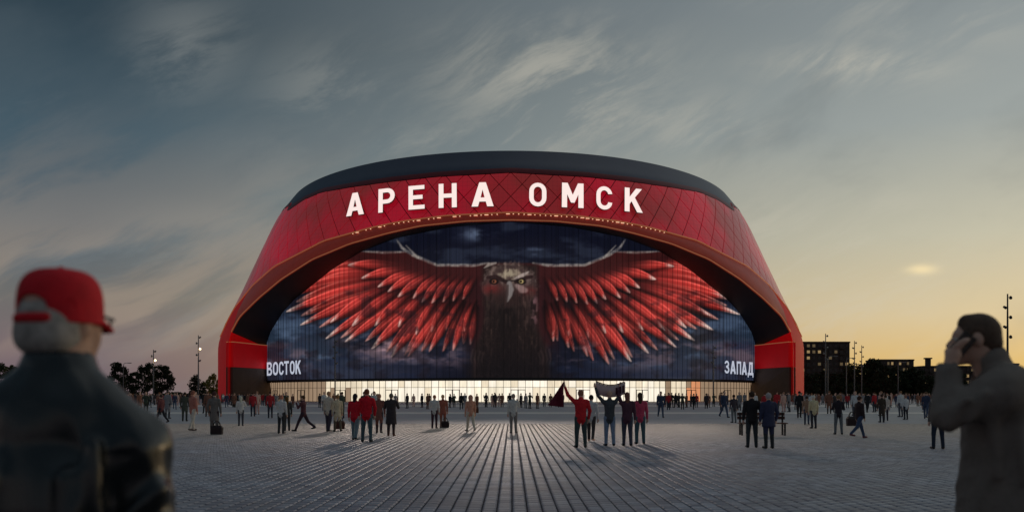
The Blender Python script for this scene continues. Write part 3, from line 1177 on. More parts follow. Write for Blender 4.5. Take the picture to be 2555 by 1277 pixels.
# breast: overlapping dark feathers with paler rims
rf = np.random.default_rng(77)
for yy in range(775, 935, 9):
    half_w = 56 + 22 * max(0.0, (yy - 800) / 110)
    for xx in np.arange(-half_w, half_w, 10.5):
        cx_, cy_ = xx + rf.normal(0, 2.0) - 2, yy + rf.normal(0, 2.0)
        rr = np.hypot((px - cx_) / 6.5, (py - cy_) / 10.0)
        lum = 0.35 + 0.65 * rf.random()
        side_ = 0.35 + 0.65 * min(1.0, abs(cx_) / 55)
        over(rgb((26, 18, 17)), 0.55 * ss(1.0, 0.7, rr) * (py < cy_ + 9))
        over(rgb((96, 72, 64)), 0.30 * lum * side_ * np.exp(-((rr - 0.95) / 0.14) ** 2) * (py > cy_))
for sgn in (-1, 1):      # feet drawn up beside the body
    for q in range(4):
        x_ = sgn * (68 + 9 * q)
        stroke([(x_, 880 - 3 * q, 0.7), (x_ + sgn * 5, 895, 0.9), (x_ + sgn * 1, 914 - 2 * q, 0.25)], 2.6, (92, 74, 68), 0.35, 1.8)
over(rgb((20, 14, 14)), 0.62 * ss(742, 772, py) * ss(930, 800, py) * ss(74, 50, np.abs(px + 2)) * ss(45, 5, np.abs(px + 10)))
# head
hn = vnoise(px / 7, py / 9, 41, 4)
head = ss(1.10, 0.88, np.sqrt(((px + 3) / 68) ** 2 + ((py - 712) / 57) ** 2) + 0.34 * (vnoise(px / 5, py / 7, 43, 3) - 0.5)) * ss(790, 735, py)
over(rgb((64, 48, 46)), head)
over(rgb((34, 24, 24)), 0.7 * head * ss(20, 75, np.abs(px + 3)) * ss(0.3, 0.7, hn))
over(rgb((118, 98, 92)), 0.75 * head * ss(0.40, 0.68, hn) * ss(735, 690, py))
over(rgb((116, 36, 34)), 0.85 * np.clip(blob(-48, 722, 24, 14) + 0.7 * blob(45, 728, 22, 12), 0, 1) * head)
over(rgb((166, 152, 128)), 0.95 * np.clip(blob(-4, 683, 30, 17), 0, 1) * ss(0.25, 0.6, hn))
over(rgb((40, 26, 24)), 0.9 * ss(700, 760, py) * head * ss(1.0, 0.8, np.abs(px + 4) / 62))
for q in range(60):      # hackles falling from the head on to the breast
    x_ = rf.uniform(-60, 58)
    y_ = rf.uniform(722, 800) + 6 * math.cos(x_ / 40)
    l_ = rf.uniform(12, 24)
    tone_ = rf.uniform(0.55, 1.25) * (1.25 if x_ > 30 else 0.85)
    stroke([(x_, y_, 1.0), (x_ * 1.03, y_ + l_ * 0.6, 0.8), (x_ * 1.05, y_ + l_, 0.1)], 2.6, tuple(min(255, v_ * tone_) for v_ in (54, 40, 37)), 0.5, 1.5)
stroke([(-58, 692, 0.8), (-36, 690, 1.0), (-12, 703, 1.0)], 5.0, (42, 26, 26), 0.95)
stroke([(12, 703, 1.0), (30, 694, 1.0), (52, 690, 0.8)], 5.0, (42, 26, 26), 0.95)
stroke([(-66, 668, 0.3), (-55, 660, 1.0), (-38, 656, 0.6)], 4.0, (170, 160, 150), 0.7)
stroke([(10, 694, 0.6), (30, 686, 1.3), (44, 678, 0.5)], 3.6, (176, 160, 152), 0.8, 1.8)
stroke([(-22, 700, 0.8), (24, 700, 0.8)], 2.2, (30, 22, 22), 0.9)
for ex, c in ((-42, (140, 84, 60)), (26, (190, 168, 112))):
    over(rgb((24, 16, 16)), ss(1.1, 0.9, np.hypot((px - ex) / 12, (py - 702) / 8)))
    over(rgb(c), ss(1.15, 0.8, np.hypot((px - ex) / 5.6, (py - 702) / 4.8)))
    over(rgb((12, 8, 8)), ss(1.2, 0.7, np.hypot((px - ex + 1) / 3.2, (py - 702) / 3.6)))
stroke([(14, 712, 0.6), (28, 722, 1.3), (36, 724, 0.9)], 7.0, (170, 142, 138), 0.6, 3.0)
stroke([(-4, 707, 1.0), (0, 722, 1.15), (-2, 736, 0.8), (-8, 752, 0.2)], 6.2, (132, 124, 122), 0.9, 1.6)
stroke([(-8, 712, 0.8), (-9, 735, 0.8), (-12, 756, 0.2)], 3.4, (70, 56, 54), 0.8)
over(rgb((12, 9, 12)), 0.75 * ss(820, 950, py) * ss(150, 60, np.abs(px)))
# faint vertical louvre streaks of the LED strips
IMG *= (1.0 - 0.10 * (0.5 + 0.5 * np.sin(px * 2 * math.pi / 11.0)) * np.clip(0.4 + vnoise(px / 20, py / 400, 51, 2), 0, 1))[..., None]
IMG *= (1.0 - 0.14 * ss(0.5, 0.8, vnoise(px / 5, py / 300, 52, 3)))[..., None]
IMG = np.clip(IMG, 0, 255) / 255.0
LIN = np.where(IMG <= 0.04045, IMG / 12.92, ((IMG + 0.055) / 1.055) ** 2.4)

NCOL, NROW = 760, 240
tcol = np.linspace(-TC_END, TC_END, NCOL)
rows = []
for s in np.linspace(0, 1, NROW):
    z = Z_SCR + (fC(tcol) + 0.05 - Z_SCR) * s
    rows.append(wall(tcol, z, 0.0))
rows = np.array(rows)
scr_me = strip_mesh('media_screen', rows, [])
gu, gv = to_px(rows)
gx = (gu - (U0 + F_PX * AX / 200) - PX0) / PS - 0.5
gy = (gv - PY0) / PS - 0.5
x0_, y0_ = np.clip(np.floor(gx).astype(int), 0, PWn - 2), np.clip(np.floor(gy).astype(int), 0, PHn - 2)
fx, fy = np.clip(gx - x0_, 0, 1)[..., None], np.clip(gy - y0_, 0, 1)[..., None]
colr = (LIN[y0_, x0_] * (1 - fx) + LIN[y0_, x0_ + 1] * fx) * (1 - fy) + (LIN[y0_ + 1, x0_] * (1 - fx) + LIN[y0_ + 1, x0_ + 1] * fx) * fy
attr = scr_me.color_attributes.new('picture', 'FLOAT_COLOR', 'POINT')
rgba = np.concatenate([colr.reshape(-1, 3), np.ones((NCOL * NROW, 1))], 1).astype(np.float32)
attr.data.foreach_set('color', rgba.ravel())
M_SCREEN = bpy.data.materials.new('led_screen')
M_SCREEN.use_nodes = True
t = NT(M_SCREEN.node_tree)
b = t.n['Principled BSDF']
b.inputs['Base Color'].default_value = lin((14, 14, 18))
b.inputs['Roughness'].default_value = 0.45
at_n = t.new('ShaderNodeAttribute', attribute_name='picture')
t.l.new(at_n.outputs['Color'], b.inputs['Emission Color'])
b.inputs['Emission Strength'].default_value = 1.0
M_SCREEN.cycles.emission_sampling = 'NONE'
M_TRIM.cycles.emission_sampling = 'NONE'
M_PANEL.cycles.emission_sampling = 'NONE'
M_PIER.cycles.emission_sampling = 'NONE'
scr_me.materials.clear()
scr_me.materials.append(M_SCREEN)
screen = apart('media_screen', scr_me)
# upright fins dividing the screen
M_FIN = mat('screen_fin', (40, 36, 38), 0.5)
for t_ in np.linspace(-TC_END, TC_END, 105):
    z1 = float(fC(t_)) - 0.02
    p = wall(np.float64(t_), np.float64(0), 0.06)
    MB().box((p[0], p[1], (Z_SCR + z1) / 2 + 0.03), (0.034, 0.07, z1 - Z_SCR), rz=t_).build('fin', M_FIN, screen)

# ================================================================ SIGNS
M_LETTER = mat('letter_white_lit', (245, 235, 230), 0.4, emit=(255, 232, 224), estr=0.92)
M_FLOOD.cycles.emission_sampling = 'NONE'
M_SIDE = mat('letter_side', (150, 120, 116), 0.5)
M_LETTER2 = mat('letter_grey_lit', (200, 205, 215), 0.5, emit=(188, 196, 212), estr=0.85)
M_LETTER2.cycles.emission_sampling = 'NONE'


def arc(cx, cy, rx, ry, a0, a1, n=10):
    return [(cx + rx * math.cos(math.radians(a0 + (a1 - a0) * i / n)), cy + ry * math.sin(math.radians(a0 + (a1 - a0) * i / n))) for i in range(n + 1)]


GLYPHS = {
    'А': [[(0, 0), (.35, 1), (.65, 1), (1, 0), (.71, 0), (.645, .2), (.355, .2), (.29, 0)], [(.41, .37), (.59, .37), (.5, .70)]],
    'Р': [[(0, 0), (.27, 0), (.27, .36), (.55, .36)] + arc(.55, .68, .45, .32, -90, 90) + [(0, 1)], [(.27, .53), (.53, .53)] + arc(.53, .68, .2, .15, -90, 90) + [(.27, .83)]],
    'Е': [[(0, 0), (1, 0), (1, .17), (.28, .17), (.28, .42), (.88, .42), (.88, .59), (.28, .59), (.28, .83), (1, .83), (1, 1), (0, 1)]],
    'Н': [[(0, 0), (.27, 0), (.27, .41), (.73, .41), (.73, 0), (1, 0), (1, 1), (.73, 1), (.73, .58), (.27, .58), (.27, 1), (0, 1)]],
    'О': [arc(.5, .64, .5, .36, 0, 180) + arc(.5, .36, .5, .36, 180, 360), arc(.5, .64, .24, .19, 0, 180) + arc(.5, .36, .24, .19, 180, 360)],
    'М': [[(0, 0), (0, 1), (.26, 1), (.5, .52), (.74, 1), (1, 1), (1, 0), (.76, 0), (.76, .54), (.58, .2), (.42, .2), (.24, .54), (.24, 0)]],
    'С': [arc(.5, .64, .5, .36, 8, 180) + arc(.5, .36, .5, .36, 180, 352) + arc(.5, .36, .24, .19, 350, 180) + arc(.5, .64, .24, .19, 180, 10)],
    'К': [[(0, 0), (.27, 0), (.27, .32), (.38, .44), (.69, 0), (1, 0), (.56, .61), (.96, 1), (.63, 1), (.27, .62), (.27, 1), (0, 1)]],
    'В': [[(0, 0)] + arc(.55, .27, .45, .27, -90, 70) + arc(.52, .75, .42, .25, -55, 90) + [(0, 1)],
          [(.27, .16), (.53, .16)] + arc(.53, .285, .2, .125, -90, 90) + [(.27, .41)], [(.27, .59), (.5, .59)] + arc(.5, .715, .18, .125, -90, 90) + [(.27, .84)]],
    'Т': [[(.37, 0), (.63, 0), (.63, .83), (1, .83), (1, 1), (0, 1), (0, .83), (.37, .83)]],
    'З': [arc(.5, .28, .5, .28, 188, 405) + arc(.48, .74, .46, .26, -45, 172) + arc(.48, .735, .2, .11, 172, -75) + [(.34, .61), (.34, .46)] + arc(.5, .285, .24, .125, 80, -172)],
    'П': [[(0, 0), (.27, 0), (.27, .83), (.73, .83), (.73, 0), (1, 0), (1, 1), (0, 1)]],
    'Д': [[(0, 0), (.17, 0), (.17, .14), (.83, .14), (.83, 0), (1, 0), (1, .3), (.88, .3), (.88, 1), (.26, 1), (.21, .55), (.12, .3), (0, .3)], [(.36, .3), (.62, .3), (.62, .84), (.47, .84), (.44, .5)]],
}


def glyph(ch, bold, depth):
    """letter outline as a mesh, unit box, extruded"""
    cu = bpy.data.curves.new('letter', 'CURVE')
    cu.dimensions = '2D'
    cu.fill_mode = 'BOTH'
    cu.extrude = depth
    for loop in GLYPHS[ch]:
        pl = [p for i, p in enumerate(loop) if math.dist(p, loop[i - 1]) > 1e-4]
        sp_ = cu.splines.new('POLY')
        sp_.points.add(len(pl) - 1)
        for q, p in zip(sp_.points, pl):
            q.co = (p[0] - 0.5, p[1], 0, 1)
        sp_.use_cyclic_u = True
    ob = bpy.data.objects.new('tmp_letter', cu)
    COL.objects.link(ob)
    bpy.context.view_layer.update()
    dg = bpy.context.evaluated_depsgraph_get()
    me = bpy.data.meshes.new_from_object(ob.evaluated_get(dg))
    bpy.data.objects.remove(ob)
    return me


def sign_letters(parent, spec, surf, th_solve, stand, m_front, m_side, bold, depth):
    for ch, u0, u1, v0, v1 in spec:
        uc = (u0 + u1) / 2
        ua, va, vb = uc, v1, v0
        for _ in range(3):      # the letter stands off the skin: shift it back along the skin accordingly
            th, z = th_solve(ua, va)
            th2, z2 = th_solve(ua, vb)
            p0 = surf(th, z)
            p1 = surf(th2, z2)
            up = Vector(p1 - p0)
            e = 1e-3
            tg = Vector(surf(th + e, z) - surf(th - e, z)).normalized()
            hgt = up.length
            up.normalize()
            nr = tg.cross(up).normalized()
            q = Vector(p0) + nr * (stand + depth)
            q1 = q + up * hgt
            ub, vb_ = to_px(np.array(q))
            _, vt_ = to_px(np.array(q1))
            ua += uc - ub
            va += v1 - vb_
            vb += v0 - vt_
        wid = (u1 - u0) * float(p0[1]) / F_PX / max(0.3, abs(tg.x) - tg.y * (uc - U0) / F_PX)
        me = glyph(ch, bold, 0.5)
        me.materials.clear()
        me.materials.append(m_front)
        me.materials.append(m_side)
        for pl in me.polygons:
            pl.material_index = 0 if pl.normal.z > 0.5 else 1
        M = Matrix((( tg.x * wid, up.x * hgt, nr.x * depth), (tg.y * wid, up.y * hgt, nr.y * depth), (tg.z * wid, up.z * hgt, nr.z * depth))).to_4x4()
        M.translation = Vector(p0) + nr * (stand + depth * 0.5)
        me.transform(M)
        link('letter', me, parent)


def solver(surf, zlo, zhi):
    def f(u, v):
        ths = np.linspace(-R(60), R(60), 1601)
        best = None
        z = np.full_like(ths, (zlo + zhi) / 2)
        for _ in range(25):
            p = surf(ths, z)
            z = CAM_H - (v - V0) * p[:, 1] / F_PX
            z = np.clip(z, zlo, zhi)
        p = surf(ths, z)
        uu = to_px(p)[0]
        k = int(np.argmin(np.abs(uu - u)))
        return np.float64(ths[k]), np.float64(z[k])
    return f


sgn_top = empty('arena_sign', (0, 0, 0))
tag(sgn_top, 'glowing white letters АРЕНА ОМСК on the red ribbon above the arch', 'sign')
sign_letters(sgn_top, [('А', 864, 908, 481, 537), ('Р', 944, 985, 470, 529), ('Е', 1019, 1059, 463, 522), ('Н', 1094, 1139, 458, 518),
                       ('А', 1176, 1231, 455, 515), ('О', 1321, 1364, 456, 515), ('М', 1402, 1456, 457, 518), ('С', 1488, 1528, 465, 523),
                       ('К', 1559, 1604, 470, 529)], body, solver(body, 30, 48), 0.55, M_LETTER, M_SIDE, 0.035, 0.35)
sgn_l = empty('direction_sign', (0, 0, 0))
tag(sgn_l, 'pale letters ВОСТОК at the lower left end of the screen', 'sign')
sp = [('В', 666, 679), ('О', 681, 694), ('С', 696, 708), ('Т', 709, 721), ('О', 723, 735), ('К', 737, 751)]
sign_letters(sgn_l, [(c, a, b_, 903 - (i * 0.9), 936.5 - i * 0.8) for i, (c, a, b_) in enumerate(sp)], lambda a, z: wall(a, z, 0.0), solver(wall, 4.8, 12), 0.28, M_LETTER2, M_SIDE, 0.03, 0.06)
sgn_r = empty('direction_sign', (0, 0, 0))
tag(sgn_r, 'pale letters ЗАПАД at the lower right end of the screen', 'sign')
sp = [('З', 1808, 1820), ('А', 1822, 1836), ('П', 1838, 1849), ('А', 1851, 1864), ('Д', 1866, 1880)]
sign_letters(sgn_r, [(c, a, b_, 899 + i * 1.0, 931 + i * 1.2 + (5 if c == 'Д' else 0)) for i, (c, a, b_) in enumerate(sp)], lambda a, z: wall(a, z, 0.0), solver(wall, 4.8, 12), 0.28, M_LETTER2, M_SIDE, 0.03, 0.06)

# ================================================================ FIGURES: smooth blended bodies
class Field:
    """distance field on a grid; shapes are blended into one skin and meshed"""
    def __init__(self, lo, hi, h):
        self.lo = np.array(lo, np.float32)
        self.h = h
        self.n = np.ceil((np.array(hi) - self.lo) / h).astype(int) + 1
        self.ax = [self.lo[i] + h * np.arange(self.n[i], dtype=np.float32) for i in range(3)]
        self.F = np.full(self.n, 1.0, np.float32)
        self.prims = []

    def _sl(self, lo, hi):
        a = np.clip(np.floor((np.array(lo) - self.lo) / self.h).astype(int), 0, self.n)
        b_ = np.clip(np.ceil((np.array(hi) - self.lo) / self.h).astype(int) + 1, 0, self.n)
        return tuple(slice(int(x), int(y)) for x, y in zip(a, b_))

    def add(self, prim, mat_i=0, k=0.03, sub=False):
        fn, lo, hi = prim
        mg = k + 2.5 * self.h
        sl = self._sl(np.array(lo) - mg, np.array(hi) + mg)
        if any(s.stop - s.start < 1 for s in sl):
            return
        X_ = self.ax[0][sl[0]][:, None, None]
        Y_ = self.ax[1][sl[1]][None, :, None]
        Z_ = self.ax[2][sl[2]][None, None, :]
        d = fn(X_, Y_, Z_)
        old = self.F[sl]
        if sub:
            d = -d
            if k > 0:
                h = np.clip(0.5 - 0.5 * (old - d) / k, 0, 1)
                self.F[sl] = old * (1 - h) + d * h + k * h * (1 - h)
            else:
                self.F[sl] = np.maximum(old, d)
            return
        self.prims.append((fn, mat_i))
        if k > 0:
            h = np.clip(0.5 + 0.5 * (old - d) / k, 0, 1)
            self.F[sl] = old * (1 - h) + d * h - k * h * (1 - h)
        else:
            self.F[sl] = np.minimum(old, d)

    def mesh(self, name, mats, single=None):
        F = self.F
        ins = F < 0
        n = np.array(F.shape)
        c = [ins[i:n[0] - 1 + i, j:n[1] - 1 + j, k:n[2] - 1 + k] for i in (0, 1) for j in (0, 1) for k in (0, 1)]
        cnt = sum(x.astype(np.int8) for x in c)
        act = (cnt > 0) & (cnt < 8)
        idx = np.argwhere(act)
        vid = np.full(act.shape, -1, np.int32)
        vid[act] = np.arange(len(idx))
        corner = np.array([(i, j, k) for i in (0, 1) for j in (0, 1) for k in (0, 1)])
        vals = np.stack([F[idx[:, 0] + a, idx[:, 1] + b_, idx[:, 2] + c_] for a, b_, c_ in corner], 1)
        P = np.zeros((len(idx), 3), np.float32)
        W = np.zeros(len(idx), np.float32)
        for a in range(8):
            for bb in range(a + 1, 8):
                if np.abs(corner[a] - corner[bb]).sum() != 1:
                    continue
                va, vb = vals[:, a], vals[:, bb]
                m = (va < 0) != (vb < 0)
                t = np.where(m, va / np.where(m, va - vb, 1), 0)[:, None]
                P += np.where(m[:, None], corner[a] + (corner[bb] - corner[a]) * t, 0)
                W += m
        P = (P / W[:, None] + idx) * self.h + self.lo
        quads = []
        for ax in range(3):
            o1, o2 = (ax + 1) % 3, (ax + 2) % 3
            sa = [slice(None)] * 3
            sb = [slice(None)] * 3
            sa[ax], sb[ax] = slice(0, n[ax] - 1), slice(1, n[ax])
            for q in (o1, o2):
                sa[q] = sb[q] = slice(1, n[q] - 1)
            A, B2 = ins[tuple(sa)], ins[tuple(sb)]
            for flip, m in ((False, A & ~B2), (True, ~A & B2)):
                e = np.argwhere(m)
                if len(e) == 0:
                    continue
                e = e.copy()
                e[:, o1] += 1
                e[:, o2] += 1
                def v_(d1, d2):
                    q = e.copy()
                    q[:, o1] += d1
                    q[:, o2] += d2
                    return vid[q[:, 0], q[:, 1], q[:, 2]]
                qd = np.stack([v_(-1, -1), v_(0, -1), v_(0, 0), v_(-1, 0)], 1)
                quads.append(qd[:, ::-1] if flip else qd)
        Q = np.concatenate(quads)
        Q = Q[(Q >= 0).all(1)]
        mi = None
        if single is None and len(mats) > 1:
            C = P[Q].mean(1)
            best = np.full(len(C), 1e9, np.float32)
            mi = np.zeros(len(C), np.int32)
            for fn, m in self.prims:
                d = fn(C[:, 0], C[:, 1], C[:, 2])
                u_ = d < best
                best = np.where(u_, d, best)
                mi = np.where(u_, m, mi)
        return np_mesh(name, P, Q, mats, mi)


def cap(a, b, ra, rb, flat=(1, 1, 1)):
    a, b = np.array(a, np.float32), np.array(b, np.float32)
    fl = np.array(flat, np.float32)
    v = (b - a) * fl
    vv = max(float(v @ v), 1e-9)

    def fn(X_, Y_, Z_):
        x, y, z = (X_ - a[0]) * fl[0], (Y_ - a[1]) * fl[1], (Z_ - a[2]) * fl[2]
        t = np.clip((x * v[0] + y * v[1] + z * v[2]) / vv, 0, 1)
        return np.sqrt((x - t * v[0]) ** 2 + (y - t * v[1]) ** 2 + (z - t * v[2]) ** 2) - (ra + (rb - ra) * t)
    r = max(ra, rb)
    return fn, np.minimum(a, b) - r / fl, np.maximum(a, b) + r / fl


def ell(c, r, rot=None):
    c, r = np.array(c, np.float32), np.array(r, np.float32)
    Mr = None if rot is None else np.array(rot, np.float32)
    rm = float(r.min())

    def fn(X_, Y_, Z_):
        x, y, z = X_ - c[0], Y_ - c[1], Z_ - c[2]
        if Mr is not None:
            x, y, z = (Mr[0, 0] * x + Mr[1, 0] * y + Mr[2, 0] * z, Mr[0, 1] * x + Mr[1, 1] * y + Mr[2, 1] * z,
                       Mr[0, 2] * x + Mr[1, 2] * y + Mr[2, 2] * z)
        q = np.sqrt((x / r[0]) ** 2 + (y / r[1]) ** 2 + (z / r[2]) ** 2)
        return (q - 1) * rm
    rr = r if Mr is None else np.full(3, r.max())
    return fn, c - rr, c + rr


M_SKIN = [mat('skin_fair', (232, 186, 164), 0.55, var=0.08, vscale=10), mat('skin_tan', (206, 156, 130), 0.55, var=0.08, vscale=10)]


def uv(v):
    v = np.array(v, float)
    return v / np.linalg.norm(v)


ARM_DOWN = ((0.16, 0.02, -1.0), (0.06, 0.16, -1.0))
ARM_FRONT = ((0.22, 0.25, -1.0), (-0.35, 0.75, 0.10))     # hands meeting in front
ARM_UP = ((0.55, 0.12, 0.85), (0.05, 0.02, 1.0))
ARM_PHONE = ((0.25, 0.55, -0.8), (-0.25, 0.45, 0.95))     # holding a phone up before the face
ARM_POCKET = ((0.30, -0.10, -1.0), (-0.10, 0.28, -1.0))


def person_mesh(name, top='333333', legs='222226', shoe='141414', hair='2a1e18', skin=0, stride=0.0, larm=ARM_DOWN, rarm=ARM_DOWN,
                coat=None, bulk=1.0, long_hair=False, hood=False, lean=0.0, h=0.0165, spread=0.0, look=0.0, hair_obj=True, hat=None):
    """a standing or walking figure facing +Y, 1.75 m tall; returns (body mesh, hair mesh, hand points)"""
    sk = M_SKIN[skin]
    mats = [cloth(top), cloth(legs), sk, cloth(shoe, 0.5), cloth(hair)]
    f = Field((-0.75, -0.75, -0.06), (0.75, 0.85, 2.35), h)
    TOP, LEG, SKN, SHO, HAI = range(5)
    ln = lean
    hipz, shz = 0.93, 1.42
    off = lambda z: ln * max(0.0, z - hipz)
    f.add(cap((0, off(1.02), 1.02), (0, off(1.30), 1.30), 0.142 * bulk, 0.165 * bulk, (1, 1.35, 1)), TOP, 0.04)
    f.add(cap((-0.14, off(1.38), shz - 0.02), (0.14, off(1.38), shz - 0.02), 0.078 * bulk ** 0.5, 0.078 * bulk ** 0.5), TOP, 0.06)
    f.add(cap((0, off(0.96), 1.0), (0, 0, 0.86), 0.150 * bulk, 0.158 * bulk, (1, 1.28, 1)), TOP, 0.03)
    hem = 0.84
    if coat is not None and coat < 0.76:      # skirt of a longer coat
        f.add(cap((0, 0, 0.98), (0, -0.01, coat - 0.05), 0.155 * bulk, 0.190 * bulk, (1, 1.2, 1)), TOP, 0.03)
        hem = coat
    f.add((lambda X_, Y_, Z_: Z_ - hem + 0 * X_ + 0 * Y_, (-0.7, -0.7, -0.06), (0.7, 0.8, hem)), 0, 0.012, sub=True)
    f.add(cap((-0.06, 0, hipz - 0.03), (0.06, 0, hipz - 0.03), 0.115, 0.115, (1, 1.2, 1)), LEG, 0.008)
    hx, hy = 0.0, off(1.6) + 0.02
    f.add(cap((0, off(1.42), 1.42), (hx, hy - 0.01, 1.56), 0.066, 0.056), SKN, 0.03)
    f.add(cap((-0.0, off(1.44) - 0.015, 1.455), (0, off(1.46) - 0.01, 1.48), 0.088, 0.074), TOP, 0.02)
    f.add(ell((hx, hy, 1.645), (0.078, 0.098, 0.112)), SKN, 0.02)
    f.add(cap((hx, hy + 0.035, 1.575), (hx, hy + 0.05, 1.60), 0.05, 0.055), SKN, 0.02)
    f.add(cap((hx, hy + 0.092, 1.645), (hx, hy + 0.112, 1.62), 0.012, 0.016), SKN, 0.01)
    for s in (-1, 1):
        f.add(ell((hx + s * 0.08, hy - 0.005, 1.635), (0.014, 0.024, 0.034)), SKN, 0.008)
    if hood:
        f.add(ell((hx, hy - 0.03, 1.64), (0.115, 0.115, 0.135)), TOP, 0.03)
        f.add(cap((0, off(1.45) - 0.05, 1.46), (0, off(1.5) - 0.03, 1.55), 0.10, 0.10), TOP, 0.03)
    ends = []
    for s, arm in ((-1, larm), (1, rarm)):
        sh = np.array([s * 0.185 * bulk ** 0.5, off(1.4), shz - 0.015])
        d1, d2 = uv(arm[0]) * np.array([s, 1, 1]), uv(arm[1]) * np.array([s, 1, 1])
        el_ = sh + d1 * 0.285
        wr = el_ + d2 * 0.245
        f.add(cap(sh, el_, 0.066 * bulk ** 0.5, 0.052 * bulk ** 0.5), TOP, 0.03)
        f.add(cap(el_, wr, 0.052 * bulk ** 0.5, 0.040), TOP, 0.02)
        hd = wr + d2 * 0.085
        f.add(cap(wr, hd, 0.030, 0.034), SKN, 0.012)
        side = uv(np.cross(d2, (0.3, 1, 0.2)))
        for q, ln_ in ((-0.024, 0.075), (-0.008, 0.09), (0.009, 0.085), (0.024, 0.068)):
            b0 = hd + side * q
            f.add(cap(b0, b0 + uv(d2 + np.array([-s * 0.25, 0.1, 0])) * ln_, 0.0125, 0.010), SKN, 0.006)
        f.add(cap(wr + d2 * 0.03, wr + d2 * 0.085 + side * 0.05, 0.016, 0.011), SKN, 0.008)
        ends.append(hd + d2 * 0.03)
    for s, sg in ((-1, 1), (1, -1)):
        a = sg * stride
        kn_b = 0.10 + (0.75 * abs(stride) if a < 0 else 0.0)
        hip = np.array([s * 0.088, 0, hipz - 0.03])
        d1 = np.array([s * (0.035 + spread), math.sin(a), -math.cos(a)])
        d1 /= np.linalg.norm(d1)
        kn = hip + d1 * 0.42
        d2 = np.array([s * (0.01 + spread * 0.6), math.sin(a - kn_b), -math.cos(a - kn_b)])
        d2 /= np.linalg.norm(d2)
        an = kn + d2 * 0.40
        f.add(cap(hip, kn, 0.098 * bulk ** 0.4, 0.066 * bulk ** 0.4), LEG, 0.03)
        f.add(cap(kn, an, 0.064 * bulk ** 0.4, 0.052), LEG, 0.02)
        toe = an + np.array([s * 0.03, 0.155 * math.cos(kn_b * 0.8), -0.035 - (0.09 * math.sin(kn_b) if a < 0 else 0)])
        f.add(cap(an + np.array([0, -0.02, -0.035]), toe, 0.046, 0.040, (1, 1, 1.1)), SHO, 0.015)
    if not hair_obj and not hood:
        f.add(ell((hx, hy - 0.022, 1.675), (0.088, 0.096, 0.098)), HAI, 0.01)
    me = f.mesh(name, mats)
    zmin = min(v.co.z for v in me.vertices)
    me.transform(Matrix.Translation((0, 0, -zmin)))
    hm = None
    if not hood and hair_obj:
        fh = Field((-0.2, -0.25, 1.1), (0.2, 0.25, 1.85), 0.0125)
        fh.add(ell((hx, hy - 0.012, 1.665), (0.090, 0.104, 0.108)), 0, 0.0)
        if long_hair:
            fh.add(cap((hx, hy - 0.065, 1.62), (hx, hy - 0.085, 1.40), 0.082, 0.062, (1, 1.3, 1)), 0, 0.03)
        fh.add(ell((hx, hy + 0.115, 1.60), (0.085, 0.095, 0.095)), 0, 0.01, sub=True)
        if hat:
            fh.add(cap((hx, hy, 1.70), (hx, hy, 1.715), 0.098, 0.096), 0, 0.02)
        hm = fh.mesh('hair', [cloth(hat or hair)])
        hm.transform(Matrix.Translation((0, 0, -zmin)))
    return me, hm, [e + np.array([0, 0, -zmin]) for e in ends]


def put_person(u, v, hpx, label, yaw=0.0, group=None, **kw):
    """stand a figure where the photo shows its feet, as tall as the photo shows it"""
    x, y = ground_pt(u, v)
    sc = hpx * y / F_PX / 1.755
    me, hm, ends = person_mesh('person', **kw)
    o = link('person', me, None, (x, y, 0.0))
    o.rotation_euler = (0, 0, math.radians(yaw))
    o.scale = (sc, sc, sc)
    tag(o, label, 'person', group)
    if hm is not None:
        link('hat' if kw.get('hat') else 'hair', hm, o)
    Mw = Matrix.Translation((x, y, 0)) @ Matrix.Rotation(math.radians(yaw), 4, 'Z') @ Matrix.Scale(sc, 4)
    return o, [Mw @ Vector(tuple(map(float, e))) for e in ends], sc

# ================================================================ TREES
M_BARK = mat('bark', (58, 46, 38), 0.9, var=0.25, vscale=3)


def leaf_mat(name, c1, c2):
    m = bpy.data.materials.new(name)
    m.use_nodes = True
    t = NT(m.node_tree)
    b = t.n['Principled BSDF']
    isl = t.new('ShaderNodeNewGeometry').outputs['Random Per Island']
    t.l.new(t.mix(isl, lin(c1), lin(c2)), b.inputs['Base Color'])
    b.inputs['Roughness'].default_value = 0.7
    b.inputs['Specular IOR Level'].default_value = 0.2
    return m


M_LEAF = [leaf_mat('leaf_dark', (34, 44, 30), (56, 66, 40)), leaf_mat('leaf_mid', (44, 58, 34), (70, 82, 44)), leaf_mat('leaf_yellow', (96, 104, 40), (140, 136, 58))]


